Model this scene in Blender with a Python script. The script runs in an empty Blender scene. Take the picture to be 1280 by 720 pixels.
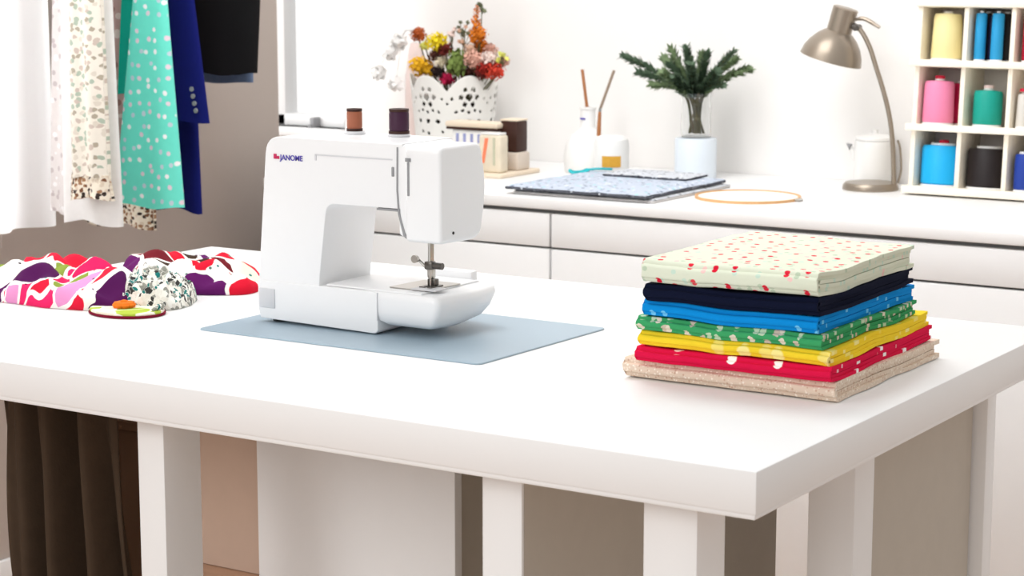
import bpy, bmesh, math, random
from mathutils import Vector, Matrix, Euler, noise
random.seed(7)
PI = math.pi
C = bpy.context.scene.collection

# ------------------------------------------------------------------ materials
def srgb(r, g, b):
    f = lambda c: (c/255/12.92) if c/255 <= .04045 else ((c/255+.055)/1.055)**2.4
    return (f(r), f(g), f(b), 1)

def mat(name, col, rough=.55, metal=0, noise_amt=.04, nscale=30, bump=0, bscale=200, trans=0, spec=.4, coat=0, ior=1.45):
    m = bpy.data.materials.new(name); m.use_nodes = True
    n = m.node_tree.nodes; l = m.node_tree.links
    p = n['Principled BSDF']
    p.inputs['Roughness'].default_value = rough
    p.inputs['Metallic'].default_value = metal
    p.inputs['Specular IOR Level'].default_value = spec
    p.inputs['Transmission Weight'].default_value = trans
    p.inputs['Coat Weight'].default_value = coat
    p.inputs['IOR'].default_value = ior
    p.inputs['Base Color'].default_value = col
    tc = n.new('ShaderNodeTexCoord')
    if noise_amt:
        nz = n.new('ShaderNodeTexNoise'); nz.inputs['Scale'].default_value = nscale; nz.inputs['Detail'].default_value = 3
        l.new(tc.outputs['Object'], nz.inputs['Vector'])
        mx = n.new('ShaderNodeMix'); mx.data_type = 'RGBA'
        mx.inputs['A'].default_value = tuple(max(0, c*(1-noise_amt)) for c in col[:3])+(1,)
        mx.inputs['B'].default_value = tuple(min(1, c*(1+noise_amt)) for c in col[:3])+(1,)
        l.new(nz.outputs['Fac'], mx.inputs['Factor']); l.new(mx.outputs['Result'], p.inputs['Base Color'])
    if bump:
        nb = n.new('ShaderNodeTexNoise'); nb.inputs['Scale'].default_value = bscale
        l.new(tc.outputs['Object'], nb.inputs['Vector'])
        b = n.new('ShaderNodeBump'); b.inputs['Strength'].default_value = bump; b.inputs['Distance'].default_value = .002
        l.new(nb.outputs['Fac'], b.inputs['Height']); l.new(b.outputs['Normal'], p.inputs['Normal'])
    return m

def layer_spots(m, scale, thr, cols, keep=1.0, stretch=(1, 1, 1), distort=0.0, soft=.02, seed=(0, 0, 0), flat=False, rand=1.0):
    """print motifs on a cloth: voronoi cells, each motif in one of the colours"""
    n = m.node_tree.nodes; l = m.node_tree.links; p = n['Principled BSDF']
    tc = n.new('ShaderNodeTexCoord'); mp = n.new('ShaderNodeMapping')
    mp.inputs['Scale'].default_value = stretch; mp.inputs['Location'].default_value = seed
    l.new(tc.outputs['Object'], mp.inputs['Vector'])
    vec = mp.outputs['Vector']
    if flat: l.new(tc.outputs['UV'], mp.inputs['Vector'])   # the print follows the cloth round its folds
    if distort:
        nz = n.new('ShaderNodeTexNoise'); nz.inputs['Scale'].default_value = scale*.9
        l.new(vec, nz.inputs['Vector'])
        sb = n.new('ShaderNodeVectorMath'); sb.operation = 'SUBTRACT'; sb.inputs[1].default_value = (.5, .5, .5)
        l.new(nz.outputs['Color'], sb.inputs[0])
        sc = n.new('ShaderNodeVectorMath'); sc.operation = 'SCALE'; sc.inputs['Scale'].default_value = distort
        l.new(sb.outputs[0], sc.inputs[0])
        ad = n.new('ShaderNodeVectorMath'); l.new(vec, ad.inputs[0]); l.new(sc.outputs[0], ad.inputs[1]); vec = ad.outputs[0]
    v = n.new('ShaderNodeTexVoronoi'); v.inputs['Scale'].default_value = scale; v.inputs['Randomness'].default_value = rand
    if flat: v.voronoi_dimensions = '2D'
    l.new(vec, v.inputs['Vector'])
    r = n.new('ShaderNodeValToRGB')
    r.color_ramp.elements[0].position = thr; r.color_ramp.elements[0].color = (1, 1, 1, 1)
    r.color_ramp.elements[1].position = min(1, thr+soft); r.color_ramp.elements[1].color = (0, 0, 0, 1)
    l.new(v.outputs['Distance'], r.inputs['Fac'])
    sep = n.new('ShaderNodeSeparateColor'); l.new(v.outputs['Color'], sep.inputs['Color'])
    cr = n.new('ShaderNodeValToRGB'); cr.color_ramp.interpolation = 'CONSTANT'
    els = cr.color_ramp.elements
    while len(els) < len(cols): els.new(0.5)
    for i, c in enumerate(cols):
        els[i].position = i/len(cols); els[i].color = c
    l.new(sep.outputs['Red'], cr.inputs['Fac'])
    lt = n.new('ShaderNodeMath'); lt.operation = 'LESS_THAN'; lt.inputs[1].default_value = keep
    l.new(sep.outputs['Green'], lt.inputs[0])
    ml = n.new('ShaderNodeMath'); ml.operation = 'MULTIPLY'
    l.new(r.outputs['Color'], ml.inputs[0]); l.new(lt.outputs[0], ml.inputs[1])
    mx = n.new('ShaderNodeMix'); mx.data_type = 'RGBA'
    bc = p.inputs['Base Color']
    if bc.is_linked: l.new(bc.links[0].from_socket, mx.inputs['A'])
    else: mx.inputs['A'].default_value = bc.default_value
    l.new(cr.outputs['Color'], mx.inputs['B']); l.new(ml.outputs[0], mx.inputs['Factor'])
    l.new(mx.outputs['Result'], bc)
    return m

def patchwork(name, cols, scale, border, bcol, distort=.05, stretch=(1, 1, 1), rotz=0):
    """big swirling printed shapes with pale outlines"""
    m = mat(name, bcol, rough=.85, noise_amt=0, spec=.15)
    n = m.node_tree.nodes; l = m.node_tree.links; p = n['Principled BSDF']
    tc = n.new('ShaderNodeTexCoord')
    nz = n.new('ShaderNodeTexNoise'); nz.inputs['Scale'].default_value = scale*.5
    mp = n.new('ShaderNodeMapping'); mp.inputs['Rotation'].default_value = (0, .3, rotz); mp.inputs['Scale'].default_value = stretch
    l.new(tc.outputs['Object'], mp.inputs['Vector'])
    l.new(mp.outputs['Vector'], nz.inputs['Vector'])
    sc = n.new('ShaderNodeVectorMath'); sc.operation = 'SCALE'; sc.inputs['Scale'].default_value = distort
    l.new(nz.outputs['Color'], sc.inputs[0])
    ad = n.new('ShaderNodeVectorMath'); l.new(mp.outputs['Vector'], ad.inputs[0]); l.new(sc.outputs[0], ad.inputs[1])
    v = n.new('ShaderNodeTexVoronoi'); v.inputs['Scale'].default_value = scale
    e = n.new('ShaderNodeTexVoronoi'); e.feature = 'DISTANCE_TO_EDGE'; e.inputs['Scale'].default_value = scale
    l.new(ad.outputs[0], v.inputs['Vector']); l.new(ad.outputs[0], e.inputs['Vector'])
    sep = n.new('ShaderNodeSeparateColor'); l.new(v.outputs['Color'], sep.inputs['Color'])
    cr = n.new('ShaderNodeValToRGB'); cr.color_ramp.interpolation = 'CONSTANT'
    els = cr.color_ramp.elements
    while len(els) < len(cols): els.new(0.5)
    for i, c in enumerate(cols): els[i].position = i/len(cols); els[i].color = c
    l.new(sep.outputs['Red'], cr.inputs['Fac'])
    g = n.new('ShaderNodeMath'); g.operation = 'GREATER_THAN'; g.inputs[1].default_value = border
    l.new(e.outputs['Distance'], g.inputs[0])
    mx = n.new('ShaderNodeMix'); mx.data_type = 'RGBA'; mx.inputs['A'].default_value = bcol
    l.new(cr.outputs['Color'], mx.inputs['B']); l.new(g.outputs[0], mx.inputs['Factor'])
    l.new(mx.outputs['Result'], p.inputs['Base Color'])
    return m

def wood(name, a, b, scale=8, stretch=(1, 12, 12)):
    m = mat(name, a, rough=.5, noise_amt=0)
    n = m.node_tree.nodes; l = m.node_tree.links
    tc = n.new('ShaderNodeTexCoord'); mp = n.new('ShaderNodeMapping'); mp.inputs['Scale'].default_value = stretch
    nz = n.new('ShaderNodeTexNoise'); nz.inputs['Scale'].default_value = scale; nz.inputs['Detail'].default_value = 5
    mx = n.new('ShaderNodeMix'); mx.data_type = 'RGBA'; mx.inputs['A'].default_value = a; mx.inputs['B'].default_value = b
    l.new(tc.outputs['Object'], mp.inputs['Vector']); l.new(mp.outputs['Vector'], nz.inputs['Vector'])
    l.new(nz.outputs['Fac'], mx.inputs['Factor']); l.new(mx.outputs['Result'], n['Principled BSDF'].inputs['Base Color'])
    return m

def sheer(name, col, amt=.5):
    m = mat(name, col, rough=.9, noise_amt=.02, spec=.1)
    n = m.node_tree.nodes; l = m.node_tree.links
    t = n.new('ShaderNodeBsdfTranslucent'); t.inputs['Color'].default_value = col
    mx = n.new('ShaderNodeMixShader'); mx.inputs[0].default_value = amt
    l.new(n['Principled BSDF'].outputs[0], mx.inputs[1]); l.new(t.outputs[0], mx.inputs[2])
    l.new(mx.outputs[0], n['Material Output'].inputs['Surface'])
    return m

W = lambda r, g, b: srgb(r, g, b)
M = {}
M['white'] = mat('white_lacquer', (.86, .86, .86, 1), rough=.4, noise_amt=.01)
M['table'] = mat('white_table_paint', (.88, .875, .87, 1), rough=.38, noise_amt=.01, nscale=6)
M['taupe'] = mat('taupe_panel_and_shade', (.52, .475, .41, 1), rough=.6)  # on the divider this tone stands for shade on its side
M['wall'] = mat('warm_white_plaster', (.88, .86, .84, 1), rough=.9, noise_amt=.012, nscale=4, bump=.05)
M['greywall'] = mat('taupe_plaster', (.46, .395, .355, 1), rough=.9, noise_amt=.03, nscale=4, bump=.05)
M['floor'] = wood('pale_oak_floor', W(205, 180, 160), W(180, 150, 130), 5, (1, 14, 1))
M['gap'] = mat('dark_gap', (.05, .05, .05, 1), rough=.9, noise_amt=0)
M['greygap'] = mat('grey_gap', (.2, .2, .2, 1), rough=.9, noise_amt=0)
M['plastic'] = mat('white_machine_plastic', (.87, .87, .875, 1), rough=.3, noise_amt=.004, coat=.2)
M['plastic2'] = mat('pale_grey_plastic', (.66, .66, .68, 1), rough=.35, noise_amt=.01)
M['plasticgrey'] = mat('mid_grey_plastic', (.3, .3, .31, 1), rough=.4, noise_amt=.01)
M['steel'] = mat('brushed_steel', (.5, .48, .45, 1), rough=.28, metal=1, noise_amt=.05)
M['darksteel'] = mat('dark_steel', (.12, .11, .1, 1), rough=.3, metal=.8, noise_amt=.05)
M['rubber'] = mat('black_rubber', (.02, .02, .02, 1), rough=.7, noise_amt=0)
M['mat'] = mat('blue_grey_mat', W(158, 177, 190), rough=.35, noise_amt=.02, nscale=8)
M['lamp'] = mat('taupe_lamp_metal', W(150, 138, 124), rough=.3, metal=.55, noise_amt=.02)
M['glass'] = mat('clear_glass', (.97, .98, .98, 1), rough=.03, trans=1, noise_amt=0)
M['thinglass'] = mat('window_glass', (1, 1, 1, 1), rough=0, trans=1, noise_amt=0, ior=1.01, spec=.1)
M['ceramic'] = mat('white_ceramic', (.85, .84, .82, 1), rough=.35, noise_amt=.01)
M['paleblue'] = mat('pale_blue_ceramic', W(222, 230, 238), rough=.4, noise_amt=.02)
M['amber'] = mat('amber_label', W(220, 165, 60), rough=.6, noise_amt=.12, nscale=120)
M['reed'] = wood('brown_reed', W(190, 130, 85), W(150, 92, 55), 40, (6, 6, 1))
M['reedgrey'] = wood('grey_reed', W(170, 150, 130), W(130, 112, 95), 40, (6, 6, 1))
M['cream_tray'] = wood('cream_wood', W(240, 226, 206), W(225, 205, 180), 10)
M['lightwood'] = wood('honey_wood', W(224, 180, 130), W(200, 150, 100), 10)
M['darkwood'] = wood('dark_brown_wood', W(70, 38, 28), W(45, 22, 16), 10)
M['rack'] = wood('whitewashed_wood', W(250, 243, 230), W(240, 228, 208), 8)
M['rackback'] = mat('grey_rack_back', W(214, 206, 201), rough=.8)
M['lace'] = mat('white_pressed_metal', (.85, .84, .8, 1), rough=.45, noise_amt=.02)
M['filler'] = mat('dark_filler', (.035, .025, .02, 1), rough=.95, noise_amt=.3)
M['leaf'] = mat('evergreen_leaf', W(128, 148, 108), rough=.55, noise_amt=.45, nscale=25)
M['leafdark'] = mat('dark_evergreen_leaf', W(88, 110, 86), rough=.55, noise_amt=.4, nscale=25)
M['stem'] = mat('green_brown_stem', W(96, 92, 60), rough=.7)
M['cardboard'] = mat('brown_card', W(126, 92, 66), rough=.8, noise_amt=.06)
M['panelbrown'] = mat('beige_brown_panel', W(204, 178, 160), rough=.7)
M['shelfwood'] = wood('pinkish_wood', W(215, 178, 150), W(195, 155, 128), 6)
M['browncloth'] = mat('dark_brown_cloth', W(76, 62, 50), rough=.95, noise_amt=.15, spec=.1, bump=.2)
M['curtain'] = sheer('white_voile', (.95, .95, .96, 1), .55)
M['rail'] = mat('white_rail', (.8, .8, .8, 1), rough=.3, metal=.3)

def cloth(name, col, **k):
    return mat(name, col, rough=.9, noise_amt=k.get('n', .05), nscale=60, spec=.12, bump=.15, bscale=700)

# folded fabrics
M['f_tan'] = layer_spots(cloth('tan_speckle_cloth', W(226, 206, 186), n=.02), 240, .34, [W(248, 236, 222), W(205, 172, 150), W(238, 222, 205)])
M['f_red'] = layer_spots(cloth('crimson_print_cloth', W(222, 22, 72)), 30, .17, [W(255, 250, 250), W(255, 225, 230)], keep=.4, distort=.012, soft=.04, flat=True, rand=.8)
M['f_yel'] = layer_spots(cloth('yellow_print_cloth', W(246, 212, 50)), 40, .3, [W(252, 236, 150), W(250, 228, 120)], keep=.3, soft=.1, flat=True)
M['f_grn'] = layer_spots(cloth('green_blossom_cloth', W(62, 160, 100)), 75, .3, [W(225, 215, 195), W(190, 214, 180), W(205, 190, 170)], keep=.5, distort=.014, flat=True)
M['f_blu'] = layer_spots(cloth('bright_blue_cloth', W(8, 138, 215)), 48, .16, [W(110, 195, 240)], keep=.3, flat=True)
M['f_nav'] = cloth('navy_cloth', W(12, 18, 42), n=.1)
M['f_wht'] = layer_spots(layer_spots(cloth('cream_dotted_cloth', W(220, 225, 205), n=.03), 60, .2, [W(190, 205, 180), W(240, 200, 195), W(200, 222, 205)], keep=.6, flat=True),
                         37, .125, [W(222, 40, 62), W(226, 70, 80), W(215, 25, 55)], keep=.85, soft=.03, flat=True, rand=.45)
# hanging clothes
M['c_cream'] = layer_spots(cloth('cream_print_cloth', W(240, 234, 222)), 75, .38, [W(176, 190, 172), W(178, 168, 150), W(222, 214, 200), W(205, 190, 178)], keep=.8, distort=.012, flat=True)
M['c_white'] = cloth('plain_white_cloth', (.88, .87, .86, 1))
M['c_lace'] = layer_spots(cloth('pale_lace_cloth', W(228, 222, 220)), 60, .35, [W(200, 190, 190), W(245, 243, 243)], keep=.7)
M['c_mauve'] = layer_spots(cloth('mauve_brown_cloth', W(172, 142, 138)), 50, .35, [W(140, 105, 100), W(200, 185, 180)], keep=.5)
M['c_border'] = layer_spots(cloth('brown_border_cloth', W(232, 222, 205)), 110, .45, [W(120, 82, 60), W(60, 50, 46), W(160, 120, 90), W(215, 200, 180)], keep=.85, distort=.01, flat=True)
M['c_teal'] = layer_spots(cloth('aqua_print_cloth', W(114, 230, 211)), 38, .155, [W(250, 248, 250), W(236, 214, 226), W(200, 215, 225)], keep=.9, distort=.006, soft=.08, flat=True, rand=.65)
M['c_teal2'] = cloth('deep_teal_cloth', W(20, 172, 150))
M['c_navy'] = cloth('royal_navy_cloth', W(22, 28, 104), n=.1)
M['c_black'] = cloth('black_cloth', (.012, .011, .012, 1))
M['c_denim'] = cloth('denim_cloth', W(104, 122, 152), n=.25)
PAL = [W(232, 28, 92), W(236, 40, 104), W(92, 22, 92), W(250, 248, 244), W(222, 30, 60), W(232, 28, 92), W(140, 160, 66), W(80, 18, 80), W(248, 246, 240), W(230, 150, 200)]
M['scrap'] = layer_spots(patchwork('swirl_print_cloth', PAL, 15, .05, W(248, 244, 238), .13, (1.5, .55, 1), .75), 60, .14, [W(40, 110, 112), W(60, 40, 50)], keep=.18)
PAL2 = [W(215, 24, 50), W(215, 24, 50), W(96, 24, 96), W(250, 246, 240), W(110, 26, 36), W(240, 236, 205), W(66, 50, 40), W(250, 244, 240)]
M['scrap2'] = layer_spots(patchwork('red_plum_print_cloth', PAL2, 15, .05, W(246, 242, 236), .12, (.6, 1.4, 1), .3), 70, .2, [W(60, 130, 130), W(90, 120, 110)], keep=.15)
PAL3 = [W(232, 230, 220), W(60, 60, 58), W(240, 238, 230), W(150, 150, 140), W(35, 120, 115), W(228, 224, 214)]
M['scrap3'] = patchwork('grey_white_print_cloth', PAL3, 130, .04, W(240, 238, 230), .02)
PAL4 = [W(176, 196, 70), W(235, 225, 205), W(160, 185, 70), W(225, 205, 195)]
M['scrap4'] = patchwork('lime_cream_print_cloth', PAL4, 26, .05, W(240, 236, 220), .03)
M['orange'] = mat('orange_felt', W(238, 120, 26), rough=.9, noise_amt=.2, nscale=90)
M['maroon'] = cloth('maroon_binding', W(120, 20, 44))
M['bookcloth'] = layer_spots(cloth('pale_grey_blue_print', W(188, 196, 210), n=.03), 80, .36, [W(140, 152, 170), W(222, 226, 234), W(112, 124, 144), W(150, 205, 210)], keep=.7, distort=.008)
M['bookcloth2'] = layer_spots(cloth('white_grey_print', W(200, 203, 209), n=.03), 80, .34, [W(100, 102, 108), W(235, 236, 240), W(95, 98, 104)], keep=.55, distort=.008)
M['bookedge'] = layer_spots(cloth('dark_grey_edge', W(92, 94, 102)), 120, .35, [W(200, 205, 212), W(50, 50, 56), W(150, 155, 165)], keep=.8)
M['bookpale'] = cloth('pale_edge_cloth', W(214, 210, 208))
M['turq'] = cloth('turquoise_ribbon', W(60, 190, 198))
M['hoopcloth'] = cloth('cream_hoop_cloth', W(250, 244, 234))

# ------------------------------------------------------------------ helpers
def tag(o, label=None, cat=None, group=None, kind=None):
    if label: o['label'] = label
    if cat: o['category'] = cat
    if group: o['group'] = group
    if kind: o['kind'] = kind
    return o

def thing(name, label, cat, loc, group=None, rot=None):
    o = bpy.data.objects.new(name, None); C.objects.link(o)
    o.empty_display_size = .03; o.location = loc
    if rot: o.rotation_euler = rot
    return tag(o, label, cat, group)

def wloc(o):
    v = Vector(o.location); p = o.parent
    while p: v += p.location; p = p.parent
    return v

def obj(name, bm, m, parent=None, loc=None, local=False, angle=35, flat=False):
    """bm is in world metres unless local; the object origin goes to loc"""
    me = bpy.data.meshes.new(name)
    bmesh.ops.recalc_face_normals(bm, faces=bm.faces)
    if parent is not None and not local:
        base = wloc(parent)
        bmesh.ops.translate(bm, verts=bm.verts, vec=-base)
    elif parent is None and not local:
        if loc is None:
            xs = [v.co for v in bm.verts]
            mn = Vector(min(c[i] for c in xs) for i in range(3)); mx = Vector(max(c[i] for c in xs) for i in range(3))
            loc = Vector(((mn.x+mx.x)/2, (mn.y+mx.y)/2, mn.z))
        loc = Vector(loc)
        bmesh.ops.translate(bm, verts=bm.verts, vec=-loc)
    bm.to_mesh(me); bm.free()
    if not flat:
        me.shade_smooth()
        me.set_sharp_from_angle(angle=math.radians(angle))
    me.materials.append(m)
    o = bpy.data.objects.new(name, me); C.objects.link(o)
    if parent is not None: o.parent = parent
    if loc is not None and parent is None: o.location = loc
    return o

def struct(name, bm, m, parent=None):
    o = obj(name, bm, m, parent)
    if parent is None: o['kind'] = 'structure'
    return o

def box(bm, x0, x1, y0, y1, z0, z1, bev=0, seg=2):
    r = bmesh.ops.create_cube(bm, size=1)
    vs = r['verts']
    for v in vs:
        v.co = Vector((x0 if v.co.x < 0 else x1, y0 if v.co.y < 0 else y1, z0 if v.co.z < 0 else z1))
    if bev:
        es = list({e for v in vs for e in v.link_edges})
        bmesh.ops.bevel(bm, geom=es, offset=bev, segments=seg, affect='EDGES', profile=.5)
    return bm

def nbox(*a, **k): return box(bmesh.new(), *a, **k)

def prism(bm, pts, axis, lo, hi, bev=0, seg=3):
    """polygon in the plane across `axis` pushed from lo to hi"""
    def P(a, b, t):
        return {'x': (t, a, b), 'y': (a, t, b), 'z': (a, b, t)}[axis]
    n = len(pts)
    v0 = [bm.verts.new(P(a, b, lo)) for a, b in pts]; v1 = [bm.verts.new(P(a, b, hi)) for a, b in pts]
    fs = [bm.faces.new(v0), bm.faces.new(v1[::-1])]
    for i in range(n):
        j = (i+1) % n
        fs.append(bm.faces.new((v0[i], v1[i], v1[j], v0[j])))
    bmesh.ops.recalc_face_normals(bm, faces=fs)
    if bev:
        es = list({e for f in fs[:2] for e in f.edges})
        bmesh.ops.bevel(bm, geom=es, offset=bev, segments=seg, affect='EDGES', profile=.5, clamp_overlap=True)
    return bm

def rounded(pts, radii, seg=6):
    """round the corners of a polygon"""
    out = []; n = len(pts)
    for i in range(n):
        p = Vector(pts[i]); a = Vector(pts[i-1]); b = Vector(pts[(i+1) % n]); r = radii[i] if isinstance(radii, (list, tuple)) else radii
        if r <= 0: out.append(tuple(p)); continue
        da = (a-p); db = (b-p); r2 = min(r, da.length*.49, db.length*.49)
        s = p+da.normalized()*r2; e = p+db.normalized()*r2
        for k in range(seg+1):
            t = k/seg
            out.append(tuple(s*(1-t)**2+p*2*t*(1-t)+e*t*t))
    return out

def lathe(bm, prof, c=(0, 0, 0), seg=40, axis=None):
    """prof: (r, h) along the axis from c"""
    rows = []
    ax = Vector(axis).normalized() if axis else Vector((0, 0, 1))
    q = Vector((0, 0, 1)).rotation_difference(ax)
    c = Vector(c)
    for r, h in prof:
        if r < 1e-6: rows.append([bm.verts.new(c+q@Vector((0, 0, h)))]); continue
        rows.append([bm.verts.new(c+q@Vector((r*math.cos(2*PI*i/seg), r*math.sin(2*PI*i/seg), h))) for i in range(seg)])
    for a, b in zip(rows, rows[1:]):
        for i in range(seg):
            j = (i+1) % seg
            if len(a) == 1 and len(b) == 1: continue
            if len(a) == 1: bm.faces.new((a[0], b[i], b[j]))
            elif len(b) == 1: bm.faces.new((a[i], a[j], b[0]))
            else: bm.faces.new((a[i], a[j], b[j], b[i]))
    return bm

def nlathe(*a, **k): return lathe(bmesh.new(), *a, **k)

def catmull(pts, n=6):
    P = [Vector(p) for p in pts]; P = [P[0]*2-P[1]]+P+[P[-1]*2-P[-2]]
    out = []
    for i in range(1, len(P)-2):
        for k in range(n):
            t = k/n; a, b, c, d = P[i-1:i+3]
            out.append(.5*((2*b)+(c-a)*t+(2*a-5*b+4*c-d)*t*t+(3*b-a-3*c+d)*t**3))
    out.append(P[-2]); return out

def tube(bm, pts, r, seg=8, smooth=0, closed=False):
    P = catmull(pts, smooth) if smooth else [Vector(p) for p in pts]
    n = len(P); rows = []
    up = Vector((0, 0, 1))
    prev = None
    for i, p in enumerate(P):
        if closed: t = (P[(i+1) % n]-P[i-1])
        else: t = (P[min(i+1, n-1)]-P[max(i-1, 0)])
        t.normalize()
        if prev is None:
            u = t.orthogonal().normalized()
        else:
            u = (prev-t*prev.dot(t)).normalized()
        prev = u; w = t.cross(u)
        rr = r[min(len(r)-1, int(i*len(r)/n))] if isinstance(r, (list, tuple)) else r
        rows.append([bm.verts.new(p+u*rr*math.cos(2*PI*k/seg)+w*rr*math.sin(2*PI*k/seg)) for k in range(seg)])
    rng = range(n) if closed else range(n-1)
    for i in rng:
        a, b = rows[i], rows[(i+1) % n]
        for k in range(seg): bm.faces.new((a[k], a[(k+1) % seg], b[(k+1) % seg], b[k]))
    if not closed:
        bm.faces.new(rows[0][::-1]); bm.faces.new(rows[-1])
    return bm

def ntube(*a, **k): return tube(bmesh.new(), *a, **k)
def fbm(x, y, z=0, s=1): return noise.noise(Vector((x*s, y*s, z*s)))

# ------------------------------------------------------------------ setting
TOP = .90            # height of table top and counter top
WY = 4.78            # back wall
PX = -3.46           # left wall
struct('floor', nbox(-5.2, 2.5, -1.5, 5.2, -.05, 0), M['floor'])
bm = bmesh.new()
WX0, WX1, WZ0, WZ1 = -4.55, -3.603, .955, 2.25
box(bm, -5.2, WX0, WY, WY+.14, 0, 2.7); box(bm, WX1, 2.5, WY, WY+.14, 0, 2.7)
box(bm, WX0, WX1, WY, WY+.14, 0, WZ0); box(bm, WX0, WX1, WY, WY+.14, WZ1, 2.7)
struct('wall_back', bm, M['wall'])
bm = bmesh.new()
# left wall with an opening for the curtained window
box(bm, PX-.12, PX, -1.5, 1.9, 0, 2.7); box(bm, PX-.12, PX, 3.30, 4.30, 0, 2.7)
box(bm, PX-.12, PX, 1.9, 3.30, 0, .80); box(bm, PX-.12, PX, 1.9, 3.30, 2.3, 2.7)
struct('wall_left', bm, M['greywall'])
# back window
w = thing('window_1', None, None, ((WX0+WX1)/2, WY+.05, WZ0)); w['kind'] = 'structure'
bm = bmesh.new()
for a in ((WX0, WX0+.05, WZ0, WZ1), (WX1-.028, WX1, WZ0, WZ1), (-3.885, -3.845, WZ0, WZ1)): box(bm, a[0], a[1], WY+.03, WY+.09, a[2], a[3], .004)
box(bm, WX0, WX1, WY+.03, WY+.09, WZ0, WZ0+.035, .004); box(bm, WX0, WX1, WY+.03, WY+.09, WZ1-.05, WZ1, .004)
obj('window_frame', bm, M['white'], w)
obj('window_pane', nbox(WX0+.04, WX1-.02, WY+.058, WY+.062, WZ0+.03, WZ1-.04), M['thinglass'], w)
bm = bmesh.new(); box(bm, -3.728, -3.714, WY-.005, WY+.03, .945, .985, .003); tube(bm, [(-3.721, WY-.012, .965), (-3.721, WY-.012, .925)], .006)
obj('window_handle', bm, M['plasticgrey'], w)
obj('window_sill', nbox(WX0-.02, WX1+.0, WY-.03, WY+.1, WZ0-.025, WZ0, .004), M['white'], w)
w = thing('window_2', None, None, (PX-.06, 2.56, .95)); w['kind'] = 'structure'
bm = bmesh.new()
for y in (1.9, 2.57, 3.26): box(bm, PX-.09, PX-.03, y, y+.04, .80, 2.3, .004)
box(bm, PX-.09, PX-.03, 1.9, 3.30, .80, .84, .004); box(bm, PX-.09, PX-.03, 1.9, 3.30, 2.25, 2.3, .004)
obj('window_frame', bm, M['white'], w)
obj('window_pane', nbox(PX-.062, PX-.058, 1.94, 3.27, .83, 2.26), M['thinglass'], w)
struct('baseboard_left', nbox(PX, PX+.012, -1.5, 4.30, 0, .08, .003), M['white'])

# ------------------------------------------------------------------ counter along the back wall
CX0, CX1, CY = -3.31, .1, 4.05
tag(obj('worktop', nbox(CX0, CX1, CY-.005, WY-.002, TOP-.026, TOP, .003), M['table']),
    'long white worktop along the back wall, above the drawer fronts', 'worktop')
def drawer_unit(x0, x1, label):
    t = thing('drawer_cabinet', label, 'cabinet', ((x0+x1)/2, 4.4, 0), 'white drawer cabinets under the worktop')
    obj('carcass', nbox(x0+.001, x1-.001, CY+.022, WY-.01, .0, TOP-.027), M['greygap'], t)
    for z0, z1 in ((.787, TOP-.036), (.02, .7815)):
        obj('drawer' if z0 > .5 else 'door', nbox(x0+.003, x1-.003, CY, CY+.02, z0, z1, .0015), M['white'], t)
    return t
drawer_unit(CX0, -2.466, 'shorter white drawer cabinet, directly behind the sewing machine, left of the vertical gap')
drawer_unit(-2.466, CX1, 'long white drawer cabinet running right from the vertical gap, behind the stack of fabrics')

# ------------------------------------------------------------------ the table
t = thing('sewing_table', 'large white sewing table with thick top in the foreground', 'table', (-1.78, 2.52, 0))
TX0, TX1, TY0, TY1, TB = -2.61, -.953, 2.0, 3.03, .844
bm = bmesh.new(); box(bm, TX0, TX1, TY0, TY1, TB+.006, TOP, .0025, 2); box(bm, TX0+.002, TX1-.002, TY0+.002, TY1-.002, TB, TB+.008, .002)
obj('table_top', bm, M['table'], t)
for x0, x1, y0, y1 in ((-1.896, -1.849, 2.04, 2.115), (-1.115, -1.045, 2.04, 2.112), (-1.112, -1.045, 2.4945, 2.561), (-1.105, -1.04, 2.99, 3.028), (-2.56, -2.49, 2.955, 3.02), (-2.56, -2.49, 2.04, 2.11)):
    obj('leg', nbox(x0, x1, y0, y1, 0, TB, .002), M['table'], t)
dp = tag(obj('divider_panel', nbox(-1.337, -1.281, 2.046, 2.76, 0, TB), M['taupe'], t), 'divider panel with side shade put into its taupe colour')  # white panel; the shade on its side is put into the colour
tag(obj('front_edge', nbox(-1.3372, -1.2808, 2.04, 2.0455, 0, TB, .001), M['table'], dp), 'white front edge of the divider, left without the painted shade')
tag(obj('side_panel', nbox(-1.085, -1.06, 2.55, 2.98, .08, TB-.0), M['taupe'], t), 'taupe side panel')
obj('back_panel', nbox(-2.045, -1.907, 2.335, 2.35, .536, TB), M['panelbrown'], t)
tag(obj('shelf', nbox(-2.045, -1.907, 2.26, 2.36, .515, .535, .002), M['shelfwood'], t), 'pinkish wood shelf under the table')
# cabinet under the table
t = thing('storage_cabinet', 'white cabinet with plain door standing under the sewing table', 'cabinet', (-1.73, 2.55, 0))
obj('door', nbox(-1.904, -1.553, 2.30, 2.318, .02, .80, .002), M['white'], t)
obj('carcass', nbox(-1.904, -1.565, 2.322, 2.72, 0, .80, .002), M['taupe'], t)
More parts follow.
